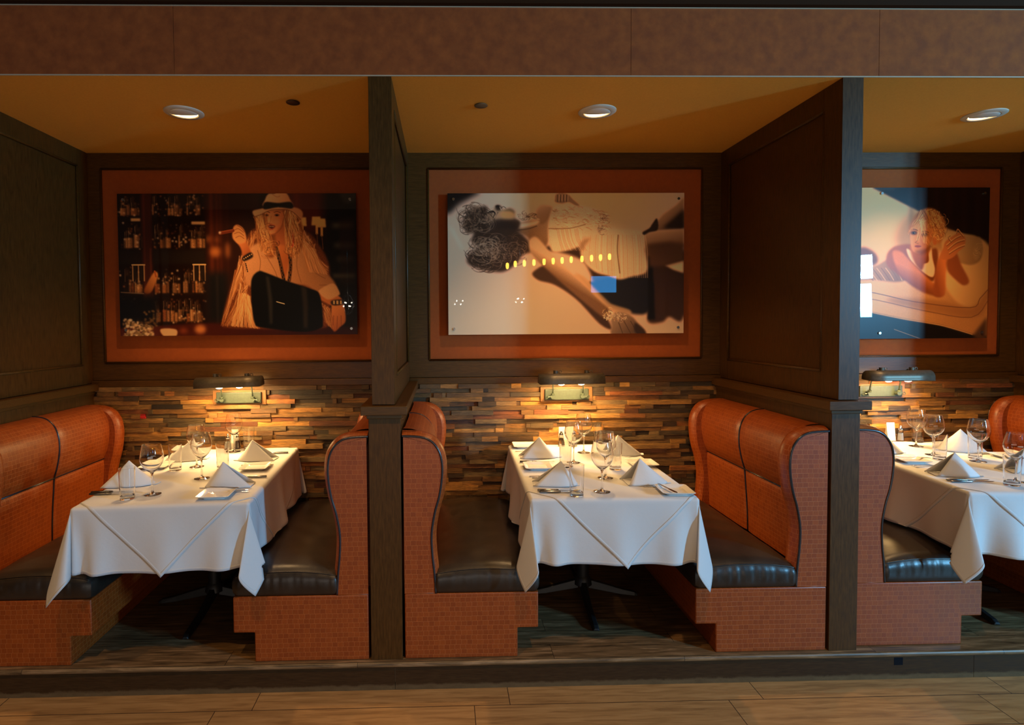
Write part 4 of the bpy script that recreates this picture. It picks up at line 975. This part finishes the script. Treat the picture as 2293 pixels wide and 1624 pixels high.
    c.poly([(1735, 1040), (1810, 1035), (1830, 1120), (1828, 1180), (1790, 1215), (1750, 1250), (1735, 1240), (1712, 1200), (1722, 1120)], (196, 120, 62), 1, col2=(140, 74, 34), ax=((1730, 1060), (1800, 1240)))
    for p in ([(1740, 1130), (1735, 1200)], [(1768, 1135), (1762, 1235)], [(1795, 1130), (1796, 1205)]): c.line(p, 5, (110, 56, 26), .8)
    c.poly([(1728, 1018), (1812, 1012), (1816, 1046), (1734, 1052)], (36, 24, 14), .7); [c.rect(1738+q*26, 1752+q*26, 1018, 1044, (190, 150, 96), .4) for q in range(3)]
    c.strands([(1640, 1040), (1720, 1080)], [(1680, 1180), (1730, 1230)], 80, FUR, 6, 16, 6)
    # dark leather chair back in front
    c.poly([(1128, 900), (1145, 830), (1190, 795), (1235, 805), (1400, 870), (1560, 925), (1632, 960), (1655, 1060), (1660, 1180), (1640, 1225), (1500, 1250), (1200, 1215), (1150, 1180), (1132, 1060)], (7, 6, 5), 1)
    c.poly([(1240, 830), (1262, 840), (1285, 1010), (1282, 1190), (1262, 1190), (1256, 1000)], (34, 30, 24), 2, smooth=False); c.poly([(1500, 905), (1542, 925), (1550, 1060), (1545, 1220), (1515, 1220), (1512, 1040)], (30, 24, 17), 2, smooth=False)
    c.line([(1315, 1022), (1372, 1038)], 6, (196, 176, 140))
    return c
def sleeper_picture():
    c = Canvas(205, 1957, 208, 1252, bg=(184, 132, 92), seed=9); r = c.r
    c.ell(1100, 260, 420, 200, (205, 138, 76), 40, alpha=.6); c.ell(1500, 320, 300, 160, (196, 130, 66), 40, alpha=.5); c.ell(520, 1150, 500, 200, (192, 144, 104), 40, alpha=.6)
    c.poly([(190, 190), (480, 190), (380, 240), (290, 290), (230, 350), (190, 370)], (16, 10, 6), 6, smooth=False); c.poly([(190, 190), (430, 190), (260, 260), (190, 330)], (8, 5, 4), 3, smooth=False)
    c.poly([(205, 430), (260, 490), (330, 640), (300, 610), (225, 470)], (210, 170, 130), 4, smooth=False, alpha=.4)
    DK = (40, 22, 10)
    # shadow below the body
    c.poly([(820, 640), (1000, 640), (1190, 700), (1260, 800), (1300, 880), (1500, 960), (1690, 1000), (1690, 1165), (1800, 1170), (1850, 1130), (1957, 1135), (1957, 640), (1700, 620), (1190, 560)], (44, 24, 12), 3)
    c.poly([(835, 790), (1000, 740), (1230, 980), (1370, 1120), (1420, 1220), (1330, 1180), (1160, 1000), (1000, 890), (870, 850)], (52, 30, 16), 2.5)
    c.poly([(1250, 870), (1690, 815), (1690, 1100), (1420, 1060), (1300, 950)], (20, 16, 14), 3); c.poly([(1130, 815), (1220, 830), (1290, 930), (1380, 1040), (1320, 1000), (1200, 900)], (176, 120, 74), 2)
    c.poly([(1690, 620), (1720, 620), (1745, 1150), (1690, 1150)], (12, 7, 4), 1.5, smooth=False)
    c.poly([(1815, 745), (1957, 710), (1957, 805), (1880, 780)], (206, 150, 96), 1.5, smooth=False)
    # legs
    c.poly([(1740, 440), (1800, 370), (1900, 300), (1957, 240), (1957, 470), (1860, 480), (1700, 500)], (150, 102, 60), 2, smooth=False, col2=(60, 34, 16), ax=((1780, 380), (1880, 500)))
    c.poly([(1800, 470), (1880, 400), (1957, 330), (1957, 480)], (30, 16, 8), 4, smooth=False)
    c.poly([(1640, 500), (1760, 488), (1957, 478), (1957, 610), (1860, 640), (1680, 680)], (168, 118, 72), 2, smooth=False, col2=(92, 54, 26), ax=((1800, 480), (1830, 620)))
    c.poly([(1680, 590), (1850, 570), (1957, 590), (1957, 710), (1820, 750), (1700, 760)], (70, 40, 18), 4, smooth=False)
    # torso skin, chest, neck
    c.poly([(690, 450), (780, 420), (880, 400), (950, 330), (960, 480), (950, 560), (900, 640), (820, 620), (800, 540), (740, 500)], (142, 98, 60), 2, col2=(100, 62, 32), ax=((900, 380), (820, 560)), noise=.04)
    c.poly([(860, 345), (890, 302), (940, 300), (980, 320), (955, 390), (900, 440), (868, 400)], (166, 116, 74), 1.5, col2=(110, 70, 38), ax=((880, 310), (930, 430)))
    c.poly([(700, 440), (800, 425), (880, 410), (860, 440), (780, 460), (720, 470)], (190, 140, 92), 1.5); c.line([(720, 480), (800, 470), (860, 450)], 9, (70, 42, 22), .7)
    # dress
    DR = [(196, 144, 96), (212, 160, 108), (160, 110, 68)]
    c.poly([(955, 400), (985, 320), (1060, 290), (1180, 300), (1330, 340), (1400, 380), (1380, 440), (1450, 470), (1560, 480), (1650, 500), (1665, 620), (1680, 790), (1560, 830), (1480, 850), (1400, 825), (1290, 790), (1200, 700), (1180, 610), (1140, 620), (1060, 640), (980, 640), (950, 560), (945, 470)], (190, 140, 94), 1.5, noise=.05)
    for _ in range(170):
        x = r.uniform(960, 1380); y = r.uniform(300, 470); 
        if y > 300+abs(x-1100)*.15: c.line([(x, y), (x+r.uniform(8, 30), y+r.uniform(-10, 14)), (x+r.uniform(20, 50), y+r.uniform(-6, 20))], r.uniform(3, 7), [(150, 102, 62), (216, 164, 112), (126, 82, 46), (206, 152, 100)][r.randrange(4)], .55)
    for k in range(22): x = 955+k*11; c.line([(x, 475), (x+18, 560), (x+30+k*2, 632)], 5, [(140, 94, 56), (210, 160, 112)][r.randrange(2)], .45)
    for k in range(34):
        x = 1195+k*14; y0 = 520+max(0, (1290-x))*.1; c.line([(x+10, y0), (x-6+k, y0+130), (x+8+k*.6, min(835, 700+k*9))], 7, [(146, 98, 58), (206, 156, 108), (176, 126, 80)][r.randrange(3)], .4)
    c.line([(1465, 520), (1460, 640), (1478, 800)], 9, (96, 60, 32), .8); c.line([(950, 470), (1100, 468), (1220, 440)], 7, (110, 72, 40), .8)
    c.curls(1350, 480, 34, 28, 26, [(90, 66, 46), (150, 112, 78)], 5, .7, (8, 18)); c.curls(1360, 400, 40, 26, 24, [(150, 104, 66), (90, 56, 32)], 5, .6, (8, 18))
    c.poly([(1180, 600), (1200, 560), (1260, 540), (1230, 590), (1195, 640)], (120, 78, 44), 3, alpha=.7)
    c.poly([(1650, 500), (1700, 470), (1720, 440), (1756, 398), (1762, 480), (1700, 500), (1660, 520)], (36, 20, 10), 1)
    # face, looking up
    c.poly([(480, 420), (490, 360), (520, 330), (545, 318), (560, 296), (585, 300), (600, 325), (640, 330), (665, 318), (695, 345), (700, 390), (740, 420), (720, 470), (640, 490), (560, 480), (500, 460)], (150, 104, 66), 1.5, col2=(64, 38, 20), ax=((560, 330), (600, 460)))
    c.poly([(500, 430), (620, 400), (720, 430), (720, 520), (600, 520), (520, 490)], (34, 20, 12), 5, alpha=.9)
    c.line([(500, 350), (540, 340), (560, 370)], 9, (24, 14, 8)); c.line([(548, 400), (575, 350)], 8, (28, 16, 10), .9); c.ell(582, 318, 24, 20, (44, 26, 14), 1.5); c.ell(660, 348, 40, 22, (48, 30, 16), 3, alpha=.8); c.line([(590, 310), (600, 330)], 6, (190, 140, 96), .8)
    c.poly([(500, 372), (545, 362), (600, 345), (660, 342), (700, 372), (690, 396), (600, 394), (530, 400)], (158, 108, 66), 2, alpha=.8); c.poly([(600, 345), (690, 340), (696, 388), (610, 392)], (190, 112, 46), 4, alpha=.7)  # the orange patch is a reflection painted into the print colours
    c.line([(482, 392), (500, 345), (540, 322)], 6, (188, 140, 98), .7); c.line([(520, 352), (548, 346), (552, 362), (538, 388)], 6, (26, 14, 8), .9); c.ell(574, 306, 16, 9, (24, 13, 8), 1); c.line([(598, 318), (616, 306), (634, 318)], 5, (60, 34, 20), .8)
    c.line([(720, 375), (780, 395), (840, 395), (880, 400)], 6, (200, 150, 100), .8)
    # hair
    H = [(80, 52, 32), (54, 34, 18), (104, 72, 46), (30, 18, 10), (130, 92, 60), (40, 24, 12)]
    c.poly([(500, 315), (440, 310), (380, 330), (340, 380), (320, 430), (350, 500), (400, 500), (380, 560), (430, 600), (360, 660), (350, 720), (420, 760), (560, 790), (640, 780), (720, 720), (760, 660), (820, 640), (800, 560), (700, 480), (560, 470), (490, 430)], (44, 26, 14), 3)
    c.curls(410, 400, 90, 90, 170, H, 7, .55, (16, 60)); c.curls(500, 640, 110, 110, 250, H, 7, .55, (16, 60)); c.curls(680, 620, 110, 90, 120, H, 6, .45, (16, 50)); c.curls(440, 700, 90, 60, 60, [(30, 18, 10), (54, 34, 18)], 6, .8)
    c.curls(335, 420, 30, 70, 40, H, 5, .5); c.curls(395, 330, 60, 20, 40, H, 5, .5); c.curls(500, 620, 60, 60, 60, [(150, 110, 74), (120, 84, 54)], 6, .6, (20, 60)); c.curls(790, 375, 70, 18, 60, [(110, 74, 44), (60, 36, 18), (150, 108, 70)], 4, .8, (8, 18))
    # upper arm, forearm and hand reaching to the lower right
    c.poly([(805, 590), (812, 550), (850, 530), (890, 560), (960, 640), (1080, 760), (1200, 880), (1330, 1000), (1400, 1060), (1380, 1130), (1340, 1120), (1180, 990), (1010, 840), (880, 720), (815, 640)], (176, 126, 82), 1.5, col2=(96, 60, 32), ax=((1090, 770), (1040, 850)), noise=.03)
    c.poly([(1150, 800), (1260, 880), (1390, 1010), (1440, 1040), (1560, 1080), (1540, 1120), (1400, 1070)], (160, 112, 68), 2, alpha=.8)
    c.poly([(1415, 1130), (1470, 1090), (1560, 1120), (1610, 1170), (1660, 1250), (1430, 1260), (1420, 1200)], (122, 88, 58), 1.5, col2=(76, 50, 30), ax=((1440, 1120), (1560, 1250)))
    for p in ([(1470, 1170), (1500, 1250)], [(1510, 1160), (1560, 1250)], [(1560, 1160), (1610, 1250)]): c.line(p, 6, (56, 34, 18), .8)
    c.poly([(1590, 1180), (1620, 1190), (1680, 1252), (1600, 1252)], (40, 24, 14), 1.5)
    c.curls(1390, 1110, 36, 44, 70, [(206, 156, 96), (120, 80, 40), (60, 36, 18), (226, 186, 130)], 4, .8, (6, 14)); c.curls(1480, 1130, 50, 34, 40, [(196, 142, 90), (220, 180, 130), (110, 64, 34)], 4, .6, (6, 14))
    # raised fist at the top edge
    c.poly([(1000, 250), (1004, 222), (1030, 210), (1070, 212), (1100, 222), (1130, 255), (1180, 300), (1150, 300), (1100, 276), (1050, 286), (1000, 275)], (128, 84, 50), 1)
    for x in (1018, 1040, 1062, 1084): c.line([(x, 222), (x-2, 272)], 5, (54, 32, 18), .9); c.line([(x+9, 220), (x+8, 262)], 5, (196, 146, 98), .6)
    return c
def sofa_picture():
    c = Canvas(-332, 1236, 168, 1285, W=530, H=372, bg=(196, 134, 84), seed=4); r = c.r
    c.ell(400, 480, 260, 300, (206, 140, 84), 60, alpha=.6)
    c.poly([(370, 160), (1260, 160), (1260, 680), (1190, 560), (1060, 520), (930, 470), (720, 340)], (22, 9, 4), 2, smooth=False)
    for x in (660, 740, 840, 930, 1040, 1140): c.rect(x, x+20, 180, 520, (48, 20, 8), 5, alpha=.5)
    c.poly([(560, 560), (600, 430), (680, 360), (760, 380), (820, 440), (1000, 520), (960, 640), (640, 640)], (110, 72, 30), 10, alpha=.6)
    # sofa
    SO = (186, 128, 72)
    c.poly([(-332, 780), (0, 790), (310, 850), (640, 860), (900, 880), (1100, 840), (1180, 720), (1236, 610), (1236, 1290), (-332, 1290)], SO, 2, col2=(150, 94, 44), ax=((500, 850), (900, 1200)), noise=.03)
    c.poly([(900, 760), (1090, 560), (1236, 600), (1236, 920), (1120, 1060), (980, 980)], (190, 136, 76), 3, col2=(150, 100, 48), ax=((1000, 800), (1236, 900)))
    c.poly([(850, 1000), (1120, 1060), (1236, 930), (1236, 1010), (1140, 1130), (700, 1060), (500, 990)], (128, 76, 34), 5, alpha=.8)
    c.line([(-332, 880), (300, 925), (700, 1010), (1110, 1058), (1180, 990), (1236, 925)], 6, (90, 48, 22), .9); c.line([(-332, 940), (300, 975), (760, 1075), (1120, 1130), (1236, 1010)], 6, (96, 52, 24), .8)
    c.poly([(-332, 1070), (300, 1070), (620, 1140), (900, 1190), (1140, 1262), (1236, 1270), (1236, 1300), (-332, 1300)], (12, 7, 4), 2, smooth=False); c.line([(300, 1068), (620, 1138), (900, 1188), (1130, 1258)], 5, (186, 130, 76), .8)
    c.poly([(1140, 1260), (1236, 1130), (1236, 1290), (1150, 1290)], (60, 34, 16), 4, smooth=False); c.line([(560, 1215), (760, 1290)], 5, (150, 110, 70), .7)
    # bolster cushion
    c.poly([(900, 480), (960, 490), (1060, 510), (1150, 530), (1192, 600), (1180, 700), (1120, 740), (1040, 730), (960, 700), (900, 620)], (168, 122, 70), 1.5, col2=(120, 78, 38), ax=((980, 560), (1180, 700))); c.ell(1155, 620, 34, 88, (142, 98, 52), 2, rot=.1); c.curls(1155, 620, 20, 60, 20, [(110, 70, 34), (180, 132, 80)], 3, .6, (10, 24))
    # body, dress
    c.poly([(300, 610), (360, 615), (420, 660), (430, 720), (350, 760), (180, 780), (180, 640)], (90, 44, 18), 3)
    c.poly([(180, 740), (330, 745), (430, 740), (520, 700), (640, 800), (640, 850), (560, 865), (400, 850), (180, 850)], (150, 102, 60), 2, col2=(110, 68, 34), ax=((350, 740), (560, 860)))
    for k in range(9): c.line([(330+k*32, 760), (360+k*32, 800), (400+k*30, 850)], 6, [(96, 58, 30), (190, 138, 90)][k % 2], .7)
    c.poly([(500, 660), (540, 610), (600, 590), (670, 590), (700, 650), (760, 690), (800, 640), (860, 620), (870, 740), (840, 860), (760, 850), (640, 850), (560, 790), (500, 740)], (128, 62, 24), 2, col2=(90, 40, 14), ax=((560, 620), (820, 820)), noise=.03)
    c.poly([(640, 620), (670, 700), (760, 790), (830, 830), (850, 780), (830, 690), (820, 610), (800, 640), (800, 720), (730, 720), (690, 650)], (196, 146, 100), 1.2)
    c.poly([(670, 590), (780, 600), (810, 620), (780, 700), (750, 780), (690, 700)], (150, 76, 30), 1.5, col2=(110, 50, 18), ax=((690, 620), (780, 740)))
    # near arm along the sofa, forearms up, clasped hands
    c.poly([(540, 640), (600, 640), (660, 700), (760, 800), (850, 880), (905, 900), (920, 960), (860, 972), (740, 930), (620, 840), (560, 740)], (168, 88, 36), 1.5, col2=(110, 50, 18), ax=((660, 760), (620, 850)), noise=.03)
    c.poly([(875, 690), (940, 690), (930, 800), (922, 960), (850, 970), (845, 860)], (172, 90, 38), 1.5, col2=(120, 54, 20), ax=((930, 800), (850, 820)))
    c.poly([(940, 690), (1000, 650), (1040, 740), (1100, 860), (1060, 892), (1000, 850), (940, 780)], (120, 56, 22), 1.5)
    c.poly([(880, 690), (905, 620), (920, 570), (970, 530), (1030, 500), (1064, 540), (1060, 600), (1020, 640), (985, 680), (940, 700)], (160, 84, 38), 1.2)
    for p in ([(930, 590), (990, 540), (1030, 520)], [(940, 620), (1000, 570), (1056, 552)], [(950, 650), (1010, 610), (1060, 590)], [(960, 560), (940, 530), (955, 515)], [(1000, 500), (1008, 475), (1030, 500), (1050, 525)]): c.line(p, 8, (206, 128, 70), .8); c.line([(x, y+9) for x, y in p], 4, (80, 36, 14), .8)
    # head
    c.poly([(664, 500), (672, 440), (710, 400), (780, 400), (826, 440), (830, 520), (815, 570), (780, 620), (735, 655), (690, 640), (674, 600), (668, 560)], (186, 112, 60), 1.2, col2=(140, 74, 34), ax=((690, 520), (820, 560)))
    c.ell(845, 560, 18, 34, (150, 76, 34), 1.2)
    for x, y in ((692, 502), (770, 516)): c.ell(x, y, 24, 14, (54, 26, 16), 2); c.ell(x, y+2, 9, 6, (14, 8, 6), .4); c.ell(x+6, y+1, 3, 2, (190, 160, 130), .3); c.line([(x-24, y-22), (x, y-28), (x+26, y-18)], 6, (70, 36, 18), .8)
    c.line([(728, 510), (714, 560), (700, 572), (724, 580)], 5, (110, 58, 28), .7); c.line([(722, 500), (712, 556)], 6, (226, 160, 106), .5)
    c.poly([(698, 600), (716, 592), (745, 600), (722, 612)], (130, 52, 36), .8); c.line([(700, 601), (744, 601)], 3, (70, 24, 18), .8); c.poly([(700, 640), (780, 620), (810, 580), (820, 620), (760, 660)], (90, 44, 18), 3, alpha=.7)
    HB = [(196, 120, 56), (150, 80, 32), (224, 158, 90), (108, 52, 20)]
    c.poly([(650, 500), (670, 420), (720, 350), (790, 318), (860, 340), (915, 410), (920, 480), (895, 560), (860, 580), (845, 500), (800, 440), (760, 410), (720, 400), (690, 440)], (146, 80, 34), 1.5)
    c.strands([(740, 340), (800, 330), (860, 350)], [(650, 510), (690, 440), (760, 420)], 80, HB, 6, 14, 8); c.strands([(760, 340), (860, 350)], [(860, 560), (915, 480)], 110, HB, 6, 14, 10); c.strands([(740, 400), (760, 410)], [(720, 560), (830, 600)], 22, [(214, 150, 86)], 3, 8, 12, .7)
    c.curls(860, 450, 50, 90, 60, HB, 5, .7)
    return c
def srgb_lin(a): a = np.clip(a/255, 0, 1); return np.where(a <= .04045, a/12.92, ((a+.055)/1.055)**2.4)
def print_mat():
    mt, nt, b = newmat('glossy_photo_print'); at = N(nt, 'ShaderNodeAttribute', attribute_name='ink'); L(nt, at.outputs['Color'], b.inputs['Base Color'])
    b.inputs['Roughness'].default_value = .35; b.inputs['Coat Weight'].default_value = 1; b.inputs['Coat Roughness'].default_value = .01; b.inputs['Specular IOR Level'].default_value = .2
    return mt
M['print'] = print_mat(); M['acrylic_edge'] = plain('acrylic_edge', (.05, .04, .03), .1)
INK = np.array([2.2, 2.45, 3.2])
def picture(cv, x0, x1, z0, z1, label, pegs, tint=(1, 1, 1)):
    a = np.clip(srgb_lin(cv.a*np.array(tint))*INK, 0, .86).astype(np.float32); H, W = a.shape[:2]
    y = 1.166; t = empty('wall_picture', ((x0+x1)/2, y, (z0+z1)/2)); tag(t, label, 'picture', 'acrylic photo prints on the booth walls')
    hx, hz = (x1-x0)/2, (z1-z0)/2
    X, Z = np.meshgrid(np.linspace(-hx, hx, W), np.linspace(hz, -hz, H)); V = np.stack([X, np.full_like(X, -.001), Z], -1).reshape(-1, 3)
    i = np.arange((H-1)*(W-1)); rr, cc = i//(W-1), i % (W-1); q = rr*W+cc; F = np.stack([q, q+W, q+W+1, q+1], 1)
    me = bpy.data.meshes.new('print'); me.vertices.add(len(V)); me.vertices.foreach_set('co', V.astype(np.float32).ravel())
    me.loops.add(F.size); me.loops.foreach_set('vertex_index', F.ravel().astype(np.int32)); me.polygons.add(len(F)); me.polygons.foreach_set('loop_start', np.arange(0, F.size, 4, dtype=np.int32))
    me.update(calc_edges=True)
    at = me.attributes.new('ink', 'FLOAT_COLOR', 'POINT'); at.data.foreach_set('color', np.concatenate([a.reshape(-1, 3), np.ones((H*W, 1), np.float32)], 1).ravel())
    me.materials.append(M['print']); o = bpy.data.objects.new('print', me); C.objects.link(o); o.parent = t
    MB().box(-hx, hx, 0, .010, -hz, hz).build('backing_panel', M['acrylic_edge'], t)
    for px, pz in pegs:
        MB().cyl((px*(hx-.04), -.009, pz*(hz-.04)), (px*(hx-.04), -.001, pz*(hz-.04)), .009, 18).cyl((px*(hx-.04), .010, pz*(hz-.04)), (px*(hx-.04), YB+.008-y, pz*(hz-.04)), .008, 12).build('standoff', M['steel'], t, autos=.6)
PG = [(-1, 1), (1, 1), (-1, -1), (1, -1)]
picture(bar_picture(), -1.953, -.357, 1.575, 2.530, 'photo print of a person in a white hat and fur coat at a bar', PG, (.90, .80, .66))
picture(sleeper_picture(), .264, 1.888, 1.566, 2.528, 'glossy tan toned photo print of a person in a pale dress lying on their back', PG)
picture(sofa_picture(), 2.50, 4.03, 1.515, 2.560, 'glossy photo print of a blonde person lying on a beige sofa with clasped hands', PG+[(0, 1), (0, -1)], (.97, .90, .78))
